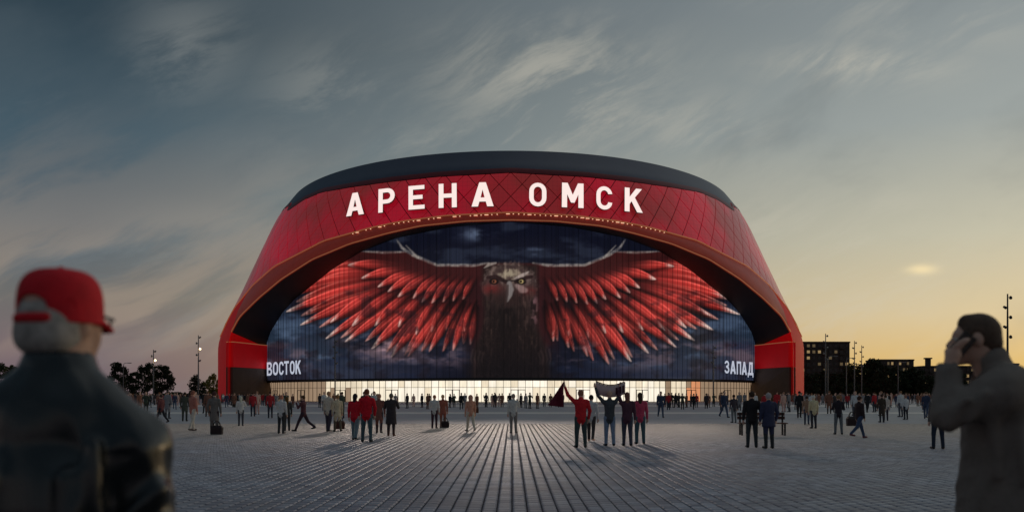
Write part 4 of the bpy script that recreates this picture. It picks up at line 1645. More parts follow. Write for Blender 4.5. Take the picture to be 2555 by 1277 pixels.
def tree_meshes(seed, hgt, wid, nleaf=2600, leaf=0.34, lm=0, gap=0.0):
    r = np.random.default_rng(seed)
    mb = MB()
    th = hgt * 0.20
    top = (r.normal(0, 0.2), r.normal(0, 0.2), hgt * 0.72)
    mb.tube([(0, 0, 0), (0.1, 0, th * 0.6), (0.02, 0.1, th), (top[0] * 0.6, top[1] * 0.6, hgt * 0.52), top], [hgt * 0.024, hgt * 0.018, hgt * 0.015, hgt * 0.009, hgt * 0.003], 7)
    clumps = []
    nb = 13
    for k in range(nb):
        a = k * 2.4 + r.random()
        z0 = th * (0.75 + 0.9 * k / nb)
        zz = hgt * (0.22 + 0.68 * (k + r.random()) / nb)
        fr = math.sqrt(max(0.05, 1 - ((zz / hgt - 0.48) / 0.50) ** 2))
        rad = wid * 0.5 * fr * (0.45 + 0.4 * r.random())
        e = (math.cos(a) * rad, math.sin(a) * rad, zz)
        mb.tube([(0.03, 0.02, z0), (e[0] * 0.5, e[1] * 0.5, z0 + (zz - z0) * 0.65), e], [hgt * 0.009, hgt * 0.006, hgt * 0.002], 5)
        clumps.append((np.array(e), hgt * (0.09 + 0.05 * r.random())))
        for _ in range(2):
            a2 = a + r.normal(0, 0.7)
            r2 = rad * (0.7 + 0.6 * r.random())
            clumps.append((np.array((math.cos(a2) * r2, math.sin(a2) * r2, zz + r.normal(0, hgt * 0.06))), hgt * (0.06 + 0.05 * r.random())))
    clumps.append((np.array((top[0], top[1], hgt * 0.90)), hgt * 0.09))
    tr = mb.mesh('trunk', M_BARK, True)
    ci = r.integers(0, len(clumps), nleaf)
    C = np.array([c for c, _ in clumps])[ci]
    S = np.array([s for _, s in clumps])[ci]
    d = r.normal(size=(nleaf, 3))
    d /= np.linalg.norm(d, axis=1)[:, None]
    P = C + d * (S * r.random(nleaf) ** 0.4)[:, None] * np.array([1.15, 1.15, 0.8])
    A = r.normal(size=(nleaf, 3))
    A /= np.linalg.norm(A, axis=1)[:, None]
    B2 = np.cross(A, r.normal(size=(nleaf, 3)))
    B2 /= np.linalg.norm(B2, axis=1)[:, None]
    L = (leaf * (0.6 + 0.8 * r.random(nleaf)))[:, None]
    V = np.stack([P - A * L, P - B2 * L * 0.55, P + A * L, P + B2 * L * 0.55], 1).reshape(-1, 3)
    Q = np.arange(nleaf * 4).reshape(-1, 4)
    return tr, np_mesh('crown', V, Q, M_LEAF[lm], smooth=False)


TREES = [tree_meshes(3, 11, 9.5, 3000, 0.36, 0), tree_meshes(5, 12, 8.0, 3000, 0.36, 0), tree_meshes(9, 10, 8.5, 2600, 0.34, 1),
         tree_meshes(14, 9, 5.0, 1500, 0.32, 0), tree_meshes(21, 9, 6.5, 1900, 0.32, 2)]
TH_ = [11, 12, 10, 9, 9]


def plant(kind, u, vtop, y, label, group=None, wide=1.0, rz=0.0):
    hgt = CAM_H + (V0 - vtop) * y / F_PX
    s = hgt / TH_[kind] / 0.985
    o = empty('tree', ((u - U0) * y / F_PX, y, -0.05), rz)
    o.scale = (s * wide, s * wide, s)
    tr, cr = TREES[kind]
    link('trunk', tr, o)
    link('crown', cr, o)
    return tag(o, label, 'tree', group)


LT = 'trees at the left edge of the plaza'
plant(1, 296, 902, 300, 'tall dark tree at the left end of the clump left of the arena', LT, 0.85, 0.3)
plant(0, 334, 926, 318, 'low round dark tree second from the left in the clump left of the arena', LT, 1.0, 1.2)
plant(1, 368, 903, 296, 'tall dark tree just left of the lit lamp post left of the arena', LT, 0.8, 2.2)
plant(0, 404, 908, 308, 'wide dark tree at the right end of the clump, behind the lit lamp post', LT, 0.95, 3.9)
plant(3, 487, 936, 310, 'small slim dark tree between the clump and the arena', LT, 1.0, 0.8)
plant(3, 506, 952, 330, 'smallest bush-like tree beside the small slim one left of the arena', LT, 1.0, 2.8)
plant(4, 533, 934, 300, 'yellow-green tree right beside the red foot of the arena on the left', LT, 0.95, 0.1)
plant(2, 4, 902, 260, 'green tree at the far left edge, behind the man in the red cap', LT, 1.0, 1.0)
plant(2, 60, 918, 280, 'green tree half hidden by the head of the man in the red cap', LT, 1.0, 2.0)
RT = 'trees in front of the flats right of the arena'
for i, (u, vt, y, k, lab) in enumerate((
        (2022, 932, 290, 0, 'dark tree closest to the right foot of the arena'),
        (2052, 922, 310, 1, 'dark tree before the left half of the tall flats'),
        (2088, 928, 295, 0, 'low dark tree before the middle of the tall flats'),
        (2118, 912, 305, 1, 'dark tree at the right corner of the tall flats'),
        (2146, 905, 300, 2, 'dark tree between the tall flats and the lower block'),
        (2180, 893, 298, 1, 'tallest dark tree at the left end of the lower block'),
        (2212, 912, 288, 0, 'dark tree before the left half of the lower block'),
        (2246, 920, 300, 0, 'dark tree before the lamp post at the lower block'),
        (2280, 914, 300, 1, 'dark tree at the right corner of the lower block'),
        (2312, 934, 290, 0, 'low dark tree in the gap right of the lower block'),
        (2342, 936, 300, 2, 'dark tree just left of the man in the grey coat'),
        (2385, 930, 290, 0, 'dark tree hidden behind the man in the grey coat'),
        (2545, 950, 300, 0, 'dark tree at the right edge behind the grey coat'))):
    plant(k, u, vt, y, lab, RT, 1.05, i * 1.3)

# ================================================================ FLATS
M_FLAT = mat('flats_concrete_dark', (78, 68, 62), 0.85, var=0.12, vscale=0.2)
M_WIN = mat('window_dark', (30, 30, 34), 0.2)
M_WINL = [mat('window_lit', (90, 80, 60), 0.4, emit=(255, 214, 150), estr=0.28), mat('window_glint', (150, 140, 120), 0.25, emit=(226, 190, 130), estr=0.10)]
for m in M_WINL:
    m.cycles.emission_sampling = 'NONE'


def flats(u0, u1, vtop, y, storeys, cols, label, seed, depth=16, lit=0.12, chimney=False):
    r = np.random.default_rng(seed)
    x0, x1 = (u0 - U0) * y / F_PX, (u1 - U0) * y / F_PX
    h = CAM_H + (V0 - vtop) * y / F_PX
    o = empty('apartment_block', ((x0 + x1) / 2, y, -0.05))
    tag(o, label, 'building')
    wd = x1 - x0
    MB().box((0, depth / 2, h / 2), (wd, depth, h)).build('wall', M_FLAT, o)
    MB().box((0, depth / 2 + 0.0, h + 0.35), (wd + 0.5, depth + 0.5, 0.7)).build('roof', M_FLAT, o)
    if chimney:
        MB().box((-wd * 0.28, depth / 2, h + 2.6), (2.2, 2.2, 4.2)).box((-wd * 0.28, depth / 2, h + 4.9), (3.4, 3.0, 0.7)).build('roof_vent', M_FLAT, o)
    sh = h / storeys
    cw = wd / cols
    me_cache = {}
    for i in range(storeys):
        for j in range(cols):
            k = r.random()
            m = M_WINL[0] if k < lit * 0.5 else (M_WINL[1] if k < lit * 1.8 else M_WIN)
            if m.name not in me_cache:
                me_cache[m.name] = MB().box((0, 0, 0), (cw * 0.5, 0.16, sh * 0.46)).mesh('window', m)
            link('window', me_cache[m.name], o, (-wd / 2 + (j + 0.5) * cw, -0.05, (i + 0.55) * sh))
            if j % 3 == 1 and i:
                key = 'balc'
                if key not in me_cache:
                    me_cache[key] = MB().box((0, -0.6, 0), (cw * 0.85, 1.2, sh * 0.30)).mesh('balcony', M_FLAT)
                link('balcony', me_cache[key], o, (-wd / 2 + (j + 0.5) * cw, 0, (i + 0.16) * sh))
    return o


flats(1955, 2120, 855, 430, 9, 12, 'tall dark block of flats right beside the arena', 4, lit=0.16)
flats(2192, 2280, 899, 450, 6, 9, 'lower dark block of flats behind the trees right of the tall one', 5, lit=0.22)
flats(2305, 2432, 915, 470, 5, 11, 'low dark block with a roof vent behind the man in the grey coat', 6, lit=0.18, chimney=True)
flats(2476, 2542, 909, 460, 5, 6, 'small dark block at the right edge beside the tall mast', 7, lit=0.1)

# ================================================================ LAMP POSTS
M_POLE = mat('pole_grey', (128, 122, 120), 0.45, 0.4)
M_POLED = mat('pole_dark', (58, 54, 54), 0.5, 0.3)
M_BULB = mat('bulb_lit', (255, 240, 210), 0.4, emit=(255, 226, 176), estr=14.0)
M_BULBO = mat('bulb_off', (120, 116, 110), 0.3)
M_BULB.cycles.emission_sampling = 'NONE'


def lamp_post(u, vtop, y, label, kind='mast', lit=None, dark=False, seed=1):
    r = random.Random(seed)
    h = CAM_H + (V0 - vtop) * y / F_PX
    o = empty('lamp_post', ((u - U0) * y / F_PX, y, 0.0))
    tag(o, label, 'lamp post', 'lamp posts round the plaza')
    mp = M_POLED if dark else M_POLE
    MB().tube([(0, 0, 0), (0, 0, 0.35)], [0.2, 0.17], 10).build('base', mp, o, True)
    if kind == 'mast':
        MB().tube([(0, 0, 0.3), (0, 0, h * 0.5), (0, 0, h)], [0.13, 0.11, 0.07], 8).build('pole', mp, o, True)
        for k in range(5):
            z = h * (0.97 - 0.085 * k)
            s = -1 if k % 2 else 1
            if kind == 'mast' and lit is not None and k == lit:
                continue
            MB().tube([(0, 0, z), (s * 0.30, -0.05, z - 0.02)], 0.035, 6).build('bracket', mp, o)
            MB().tube([(s * 0.24, -0.16, z - 0.10), (s * 0.36, 0.08, z + 0.06)], [0.16, 0.12], 8).build('lamp_head', mp, o, True)
        if lit is not None:
            z = h * (0.97 - 0.085 * lit)
            MB().tube([(0, 0, z), (0.26, -0.05, z)], 0.035, 6).build('bracket', mp, o)
            sphere_mb((0.34, -0.12, z), 0.14).build('bulb', M_BULB, o, True)
    else:
        MB().tube([(0, 0, 0.3), (0, 0, h * 0.6), (0, 0, h * 0.93), (0.12, 0, h * 0.985), (0.5, 0, h), (1.0, 0, h)], [0.11, 0.09, 0.07, 0.06, 0.05, 0.05], 8).build('pole', mp, o, True)
        hd = MB().box((1.25, 0, h), (0.7, 0.28, 0.12)).build('lamp_head', mp, o)
        MB().box((1.27, 0, h - 0.07), (0.5, 0.2, 0.04)).build('lens', M_BULBO, hd)
    return o


lamp_post(383, 872, 150, 'lit lamp mast in front of the tree clump left of the arena', lit=2, seed=2)
lamp_post(495, 836, 152, 'taller lit lamp mast standing between the trees and the red foot of the arena', lit=2, seed=3)
lamp_post(308, 905, 180, 'slim unlit lamp post before the left end of the tree clump', kind='arm')
lamp_post(836, 846, 150, 'thin lamp mast in front of the left half of the big screen', seed=4)
lamp_post(1780, 862, 150, 'thin lamp mast in front of the right end of the big screen', seed=5)
lamp_post(2060, 832, 153, 'lamp mast in front of the tall flats', dark=False, seed=6)
lamp_post(2066, 888, 148, 'curved lamp post beside the mast before the tall flats', kind='arm')
lamp_post(2112, 893, 161, 'slim lamp post at the right edge of the tall flats', kind='arm')
lamp_post(2132, 850, 173, 'lamp mast just right of the tall flats, the taller of two side by side', seed=7)
lamp_post(2150, 861, 190, 'lamp mast just right of the tall flats, the shorter of two side by side', seed=8)
lamp_post(2241, 903, 182, 'slim lamp post before the lower block of flats', kind='arm')
lamp_post(2514, 733, 92, 'tall lamp mast with many heads behind the man in the grey coat', dark=True, seed=9)

# ================================================================ PEOPLE ON THE PLAZA
PG = 'people standing and walking on the plaza'
P_ = put_person
P_(402, 1056, 74, 'person in dark red jacket and black trousers striding at the far left', yaw=70, group=PG, top='4a2a2c', legs='1c1c22', stride=0.38)
P_(481, 1074, 100, 'person in brown jacket and pale pink trousers walking on the left', yaw=-35, group=PG, top='7d5148', legs='b08c84', shoe='2a1a18', stride=0.18, hair='6a4438', larm=ARM_FRONT)
P_(461, 1050, 72, 'person in dark green coat just behind the one in pale pink trousers', yaw=10, group=PG, top='33362f', legs='262826', coat=0.62)
P_(535, 1083, 107, 'person in long grey coat with a holdall at the feet', yaw=5, group=PG, top='4e4a48', legs='231a1e', coat=0.55, hair='3a2422', larm=ARM_POCKET)
P_(601, 1062, 74, 'person in white top and dark grey trousers below the arena foot', yaw=15, group=PG, top='c9b8ae', legs='34343a', hair='b59a84', rarm=ARM_PHONE, long_hair=True)
P_(702, 1081, 96, 'woman-sized person in white top and black wide trousers on the left', yaw=-10, group=PG, top='cdb5a8', legs='262729', hair='8a5b4a', bulk=0.96, larm=ARM_FRONT)
P_(716, 1074, 84, 'person with brown hair in black clothes beside the white top', yaw=25, group=PG, top='2a2b2b', legs='25282a', hair='4a3418', long_hair=True)
P_(757, 1075, 93, 'person in burgundy jacket striding with both arms lifted to take a picture', yaw=80, group=PG, top='40262c', legs='2b2028', stride=0.48, larm=ARM_PHONE, rarm=ARM_PHONE, hair='3a2a1c')
P_(820, 1076, 100, 'person in pale top and dark trousers, left of a close pair', yaw=-20, group=PG, top='9c8a80', legs='2c2832', hair='8c6a4e', stride=0.12, rarm=ARM_FRONT)
P_(842, 1076, 92, 'person in khaki coat carrying a brown bag, right of a close pair', yaw=30, group=PG, top='8f8572', legs='4a4238', coat=0.72, hair='6a5034', stride=0.15)
P_(886, 1097, 116, 'person with black hair in a dark red down jacket and jeans', yaw=-8, group=PG, top='8e1420', legs='4c5a60', hair='16151a', bulk=1.16, stride=0.20, long_hair=True, shoe='1c1a18', coat=0.78)
P_(915, 1102, 132, 'tall person in bright red jacket and dark jeans, back to the camera', yaw=4, group=PG, top='b0101c', legs='2e3c42', hair='5a3020', bulk=1.15, stride=0.10, spread=0.05, coat=0.80, larm=ARM_POCKET, rarm=ARM_POCKET)
P_(946, 1080, 98, 'person in brown coat half hidden behind the bright red jacket', yaw=0, group=PG, top='5c3a34', legs='30262a', hair='8a6450', coat=0.6, stride=0.12)
P_(976, 1087, 106, 'stout person in long black coat and brown boots lifting a phone', yaw=0, group=PG, top='2a2628', legs='3a2a26', shoe='4a2c22', coat=0.5, bulk=1.25, larm=ARM_PHONE, rarm=ARM_PHONE, hair='4c4a40')
P_(1084, 1068, 83, 'person in cream top and dark plum trousers left of centre', yaw=-6, group=PG, top='c2a690', legs='2e1e26', hair='7a5238', larm=ARM_FRONT)
P_(1105, 1066, 82, 'person in brown jacket carrying a bag beside the cream top', yaw=12, group=PG, top='6a3e34', legs='5c453c', hair='9a7a5c', coat=0.74)
P_(1174, 1076, 92, 'person in pinkish tan coat and trousers with a brown bag', yaw=20, group=PG, top='9c6a5a', legs='a58a7e', shoe='3c342c', hood=True, stride=0.26, coat=0.78)
P_(1281, 1080, 98, 'person in light grey clothes standing alone in the middle of the plaza', yaw=0, group=PG, top='9a948e', legs='5e5a58', shoe='3a3634', hair='6c645e', rarm=ARM_PHONE)
flagman, fe, fs_ = P_(1449, 1116, 144, 'person in red jacket and dark jeans raising a maroon flag', yaw=6, group=PG, top='a01a20', legs='2a3434', hair='6a4a3a', bulk=1.12, spread=0.04, coat=0.82, larm=((0.75, 0.05, 0.75), (0.35, 0.0, 1.0)), rarm=ARM_POCKET)
P_(1475, 1100, 116, 'person in white sweater and dark trousers behind the flag raiser', yaw=-15, group=PG, top='cfc0b8', legs='2e2a2a', hair='1c1a1a', stride=0.22, shoe='8a6250')
sc1, se1, s1_ = P_(1521, 1112, 137, 'person in dark grey vest and blue jeans holding up one end of a scarf', yaw=4, group=PG, top='33373a', legs='566476', hair='8c7466', stride=0.10, bulk=1.06, larm=((0.62, 0.05, 0.72), (0.30, 0.05, 1.0)), rarm=((0.5, 0.1, 0.8), (0.1, 0.1, 1.0)))
sc2, se2, s2_ = P_(1565, 1112, 134, 'person in maroon jacket holding up the other end of the scarf', yaw=-4, group=PG, top='3c2630', legs='30323c', hair='5a3a30', stride=0.12, bulk=1.1, coat=0.78, long_hair=True, larm=((0.30, 0.05, 0.95), (-0.1, 0.05, 1.0)), rarm=ARM_DOWN)
P_(1597, 1107, 128, 'person in pink-red top and teal jeans at the right of the scarf group', yaw=-3, group=PG, top='a8344a', legs='30444a', hair='30241c', larm=ARM_FRONT, long_hair=True, spread=0.02)
P_(1876, 1116, 140, 'person in black jacket on the left of the dark couple by the bench', yaw=-8, group=PG, top='1c1a1c', legs='26292c', hair='2c2018', bulk=1.12, coat=0.78, spread=0.03, rarm=ARM_POCKET)
P_(1918, 1118, 138, 'grey-haired person in navy coat on the right of the dark couple by the bench', yaw=8, group=PG, top='26283a', legs='242628', hair='7a7474', bulk=1.2, coat=0.70, rarm=ARM_POCKET)
P_(1831, 1054, 70, 'person in dark jacket and grey trousers behind the bench', yaw=15, group=PG, top='2e2a30', legs='4a4e50')
P_(2013, 1059, 72, 'person in jeans and brown top at the left of the beige jacket', yaw=-20, group=PG, top='6a5648', legs='2c3240', stride=0.2)
P_(2030, 1068, 82, 'person in beige jacket and dark jeans right of the arena', yaw=10, group=PG, top='9a8a72', legs='25262c', hair='c0a88c', bulk=1.1)
P_(2092, 1083, 98, 'person in short black jacket and grey jeans on the right', yaw=-10, group=PG, top='1e1a20', legs='474c50', hair='5a4630', larm=ARM_FRONT, rarm=ARM_FRONT, spread=0.05)
P_(2144, 1092, 108, 'person in black coat with dark jeans and maroon shoes striding on the right', yaw=-75, group=PG, top='221a1c', legs='28344a', shoe='4a1c24', hair='2c1c18', stride=0.42, bulk=1.12, coat=0.78)
P_(2200, 1053, 70, 'person in dark olive coat standing between the striding one and the bag carrier', yaw=5, group=PG, top='2c2620', legs='22242a', coat=0.55)
P_(2210, 1049, 64, 'person in pale top right behind the dark olive coat', yaw=-15, group=PG, top='9c8880', legs='28242a')
P_(2260, 1046, 60, 'person in white top and black trousers far right of the arena', yaw=10, group=PG, top='b8a8a4', legs='18181e', hair='6a4a40')
P_(2340, 1119, 140, 'person in black boots mostly hidden behind the man in the grey coat', yaw=-8, group=PG, top='26262a', legs='1c222c', shoe='141214', spread=0.05)

# small distant crowd: a handful of figures, repeated as individuals
kinds = [('a dark jacket', dict(top='2a2628', legs='1e1e22', hair='2a201a')),
         ('a red jacket', dict(top='7c1e22', legs='24262c', hair='3a261c')),
         ('a brown coat', dict(top='5a3c30', legs='2c2420', coat=0.6, hair='5a3c28')),
         ('a pale top', dict(top='b8a296', legs='3a3a40', hair='6a4a34', long_hair=True)),
         ('a grey coat', dict(top='5c5a5c', legs='2a2a2e', coat=0.6, hair='3a302c')),
         ('black clothes', dict(top='18181a', legs='161618', hair='141212', stride=0.25)),
         ('a navy jacket', dict(top='262c3c', legs='303848', hair='4a3828', stride=0.35)),
         ('pinkish clothes', dict(top='a0766c', legs='8a6a62', hair='7a5a48')),
         ('a dark green jacket', dict(top='2e342c', legs='23231f', hair='33241a', larm=ARM_PHONE, rarm=ARM_PHONE))]
protos = [(nm, person_mesh('distant_person', h=0.026, hair_obj=False, **kw)[0]) for nm, kw in kinds]


FAR = []
ORD = ['leftmost', 'second from the left', 'third from the left', 'fourth from the left', 'fifth from the left', 'sixth from the left', 'seventh from the left',
       'eighth from the left', 'ninth from the left', 'tenth from the left', 'eleventh from the left', 'twelfth from the left', 'thirteenth from the left',
       'fourteenth from the left', 'fifteenth from the left', 'sixteenth from the left', 'seventeenth from the left', 'eighteenth from the left', 'nineteenth from the left', 'twentieth from the left', 'twenty-first from the left',
       'twenty-second from the left', 'twenty-third from the left', 'twenty-fourth from the left', 'twenty-fifth from the left']


def far_person(u, v, k, where, group, hm=1.68):
    x, y = ground_pt(u, v)
    s = hm / 1.755 * random.uniform(0.95, 1.05)
    o = link('person', protos[k][1], None, (x, y, 0))
    o.scale = (s, s, s)
    o.rotation_euler = (0, 0, random.uniform(-0.9, 0.9) + random.choice([0, 0, math.pi]))
    tag(o, None, 'person', group)
    FAR.append((where, k, u, o))


for u, v, k in ((1016, 1018, 0), (1032, 1014, 7), (1053, 1016, 0), (1067, 1020, 2), (1123, 1017, 5), (1133, 1016, 8), (1151, 1021, 5), (1160, 1015, 4), (1190, 1018, 2),
                (1213, 1016, 0), (1228, 1013, 7), (1237, 1013, 7), (1246, 1014, 7), (1253, 1015, 2), (1271, 1017, 5), (1300, 1016, 0), (1312, 1018, 4), (1322, 1019, 8), (1341, 1019, 2),
                (1358, 1014, 0), (1374, 1015, 2), (1396, 1016, 5), (1404, 1014, 4), (1648, 1016, 8), (1659, 1015, 0), (1668, 1022, 1), (1676, 1016, 5), (1685, 1014, 3), (1694, 1016, 0), (1703, 1021, 8),
                (1713, 1016, 2), (1731, 1021, 5), (1738, 1016, 1), (1762, 1019, 0), (1768, 1016, 2), (1781, 1014, 8), (1801, 1023, 2), (1846, 1016, 0), (1858, 1014, 4)):
    far_person(u, v, k, 'before the glass', 'distant people before the glass entrance')
for i in range(22):
    u = random.choice([random.uniform(700, 1000), random.uniform(1000, 1400), random.uniform(1640, 1880)])
    far_person(u, random.uniform(1010, 1017), random.choice([0, 2, 4, 5, 8]), 'before the glass', 'distant people before the glass entrance')
for i in range(72):
    u = 268 + 430 * (i + random.random()) / 72
    v = random.choice([1002, 1004, 1006, 1009, 1012, 1016, 1020]) + random.uniform(-1, 1)
    if u > 610:
        v = min(v, 1012)
    far_person(u, v, random.choice([0, 0, 1, 2, 2, 3, 4, 5, 6, 7]), 'in the left crowd', 'distant crowd on the left')
for i in range(80):
    u = 1945 + 410 * (i + random.random()) / 80
    v = random.choice([1002, 1004, 1006, 1009, 1012, 1017, 1022, 1028]) + random.uniform(-1, 1)
    far_person(u, v, random.choice([0, 0, 1, 2, 2, 3, 4, 5, 6, 7]), 'in the right crowd', 'distant crowd on the right')

for i in range(34):      # nearer strollers between the crowd and the paved rows
    u = random.uniform(640, 1000) if i < 9 else (random.uniform(280, 640) if i < 18 else random.uniform(1640, 2330))
    far_person(u, random.uniform(1023, 1044), random.choice([0, 1, 2, 3, 4, 5, 6, 7, 8]), 'strolling mid plaza', 'people strolling between the crowd and the paved rows', 1.72)
for key in sorted({(w_, k_) for w_, k_, _, _ in FAR}):
    row = sorted([f_ for f_ in FAR if f_[:2] == key], key=lambda f_: f_[2])
    for i, f_ in enumerate(row):
        pos = ORD[i] if len(row) > 1 else 'the only one'
        f_[3]['label'] = f'tiny figure in {protos[key[1]][0]} {key[0]}, {pos} dressed so'

# low dark planting that closes the view under the trees
def planting(name, u0, u1, y, hgt, nleaf, label, seed):
    r = np.random.default_rng(seed)
    x0, x1 = (u0 - U0) * y / F_PX, (u1 - U0) * y / F_PX
    P = np.stack([r.uniform(x0, x1, nleaf), y + r.normal(0, 2.5, nleaf), np.zeros(nleaf)], 1)
    top_ = hgt * (0.62 + 0.38 * np.sin(P[:, 0] * 0.21 + seed) * np.sin(P[:, 0] * 0.083 + 1.3) + 0.12 * np.sin(P[:, 0] * 0.9))
    P[:, 2] = np.maximum(top_, hgt * 0.35) * r.random(nleaf) ** 0.7
    A = r.normal(size=(nleaf, 3))
    A /= np.linalg.norm(A, axis=1)[:, None]
    B2 = np.cross(A, r.normal(size=(nleaf, 3)))
    B2 /= np.linalg.norm(B2, axis=1)[:, None]
    V = np.stack([P - A * 0.55, P - B2 * 0.35, P + A * 0.55, P + B2 * 0.35], 1).reshape(-1, 3)
    o = link(name, np_mesh(name, V, np.arange(nleaf * 4).reshape(-1, 4), M_LEAF[0], smooth=False))
    tag(o, label, 'shrubs', kind='stuff')


planting('shrubs', 1960, 2640, 335, 8.5, 16000, 'dark mass of shrubs under the trees right of the arena', 2)
planting('shrubs', -60, 560, 345, 3.2, 8000, 'low dark line of shrubs beyond the crowd left of the arena', 3)

# ---------------------------------------------------------------- things people hold or stand by
M_FLAG = mat('flag_maroon', (112, 16, 44), 0.8, var=0.15, vscale=5)
hand = fe[0]
flag = empty('flag', tuple(hand))
tag(flag, 'maroon flag hanging from the raised hand of the person in the red jacket', 'flag')
n_ = 14
k_ = 1.5 / F_PX * 0 + (hand.y / F_PX)
vs = []
for i in range(n_ + 1):
    for j in range(n_ + 1):
        a, b_ = i / n_, j / n_
        lx = -(0.02 + 0.46 * b_) * (a ** 0.9) + 0.02 * b_
        lz = 0.12 - a * (0.78 - 0.10 * b_) - 0.05 * b_
        ly = 0.06 * math.sin(a * 6 + b_ * 9) * a - 0.03
        vs.append((lx, ly, lz))
fs = [(i * (n_ + 1) + j, i * (n_ + 1) + j + 1, (i + 1) * (n_ + 1) + j + 1, (i + 1) * (n_ + 1) + j) for i in range(n_) for j in range(n_)]
fc_ = MB().add(vs, fs).build('cloth', M_FLAG, flag, True)
so = fc_.modifiers.new('thickness', 'SOLIDIFY')
so.thickness = 0.01

M_SCARF = [mat('scarf_white', (214, 190, 190), 0.85, var=0.08, vscale=9), mat('scarf_maroon', (72, 22, 40), 0.85, var=0.1, vscale=9)]
pa, pb = se1[0] + Vector((0.05, 0, 0.06)), se2[0] + Vector((0.12, -0.02, 0.02))
scarf = empty('scarf', tuple(pa))
tag(scarf, 'white and maroon supporter scarf stretched between two people', 'scarf')
d = pb - pa


def scarf_strip(a0, a1, w0, w1, name, m, off, segs=26):
    vs, fs = [], []
    for i in range(segs + 1):
        a = a0 + (a1 - a0) * i / segs
        c = d * a + Vector((0, 0, -0.10 * 4 * a * (1 - a) + (-0.30 * max(0, a - 1.0) * 3)))
        for q in (w0, w1):
            vs.append((c.x, c.y + off + 0.02 * math.sin(a * 17 + q * 6), c.z - q))
    for i in range(segs):
        fs.append((2 * i, 2 * i + 2, 2 * i + 3, 2 * i + 1))
    o = MB().add(vs, fs).build(name, m, scarf, True)
    s = o.modifiers.new('thickness', 'SOLIDIFY')
    s.thickness = 0.008
    return o


scarf_strip(-0.02, 1.05, -0.02, 0.32, 'cloth', M_SCARF[0], 0.0)
scarf_strip(-0.02, 1.05, -0.055, -0.022, 'stripe', M_SCARF[1], -0.003)
for a0, a1 in ((0.70, 0.78), (0.82, 0.90), (0.94, 1.0)):
    scarf_strip(a0, a1, 0.05, 0.26, 'patch', M_SCARF[1], -0.016, 6)

M_BAG = [mat('bag_brown', (84, 50, 40), 0.6, var=0.15, vscale=8), mat('bag_dark', (46, 28, 30), 0.6, var=0.15, vscale=8)]


def bag(u, v, w_, h_, m, label, lift=0.0, handle=0.16):
    x, y = ground_pt(u, v)
    o = empty('bag', (x, y, lift))
    tag(o, label, 'bag')
    mb = MB()
    mb.prism([(-w_ / 2, -0.08), (w_ / 2, -0.08), (w_ / 2, 0.08), (-w_ / 2, 0.08)], 0, h_ * 0.75, [(-w_ * 0.52, -0.10), (w_ * 0.52, -0.10), (w_ * 0.52, 0.10), (-w_ * 0.52, 0.10)])
    mb.prism([(-w_ * 0.52, -0.10), (w_ * 0.52, -0.10), (w_ * 0.52, 0.10), (-w_ * 0.52, 0.10)], h_ * 0.751, h_, [(-w_ * 0.42, -0.04), (w_ * 0.42, -0.04), (w_ * 0.42, 0.04), (-w_ * 0.42, 0.04)])
    mb.build('pouch', m, o)
    for s in (-0.035, 0.035):
        MB().tube([(w_ * 0.3 * math.cos(t), s, h_ + handle * math.sin(t)) for t in np.linspace(0, math.pi, 9)], 0.012, 6).build('handle', m, o, True)


bag(541, 1083, 0.42, 0.34, M_BAG[1], 'dark holdall on the ground at the feet of the long grey coat')
bag(849, 1073, 0.36, 0.34, M_BAG[0], 'brown shopping bag carried low by the person in the khaki coat', 0.06)
bag(1111, 1066, 0.34, 0.30, M_BAG[1], 'dark plum bag on the ground beside the person in the brown jacket')
bag(1187, 1072, 0.24, 0.26, M_BAG[0], 'small brown bag hanging beside the pinkish tan coat', 0.72)
bag(2126, 1088, 0.36, 0.34, M_BAG[1], 'maroon bag swinging beside the striding person in the black coat', 0.38)

# bench behind the dark couple
M_WOOD = mat('bench_wood', (92, 48, 40), 0.6, var=0.25, vscale=3)
M_IRON = mat('bench_metal', (52, 46, 46), 0.5, 0.5)
bx_, by_ = ground_pt(1902, 1085)
bench = empty('bench', (bx_, by_, 0), math.radians(-3))
tag(bench, 'brown wooden bench behind the dark couple on the right', 'bench')
for k, z in enumerate((0.64, 0.78)):
    MB().box((0, 0.22 + 0.03 * k, z), (1.75, 0.035, 0.115)).build('back_slat', M_WOOD, bench)
for k in range(3):
    MB().box((0, -0.17 + 0.15 * k, 0.45), (1.75, 0.13, 0.035)).build('seat_slat', M_WOOD, bench)
for s in (-0.78, 0.78):
    MB().box((s, -0.18, 0.215), (0.06, 0.06, 0.43)).build('leg', M_IRON, bench)
    MB().box((s, 0.19, 0.42), (0.06, 0.05, 0.84)).build('leg', M_IRON, bench)
    MB().box((s, 0.0, 0.415), (0.05, 0.34, 0.03)).build('stretcher', M_IRON, bench)

# ================================================================ THE TWO NEAR MEN
def rotz(a):
    return np.array([[math.cos(a), -math.sin(a), 0], [math.sin(a), math.cos(a), 0], [0, 0, 1]])


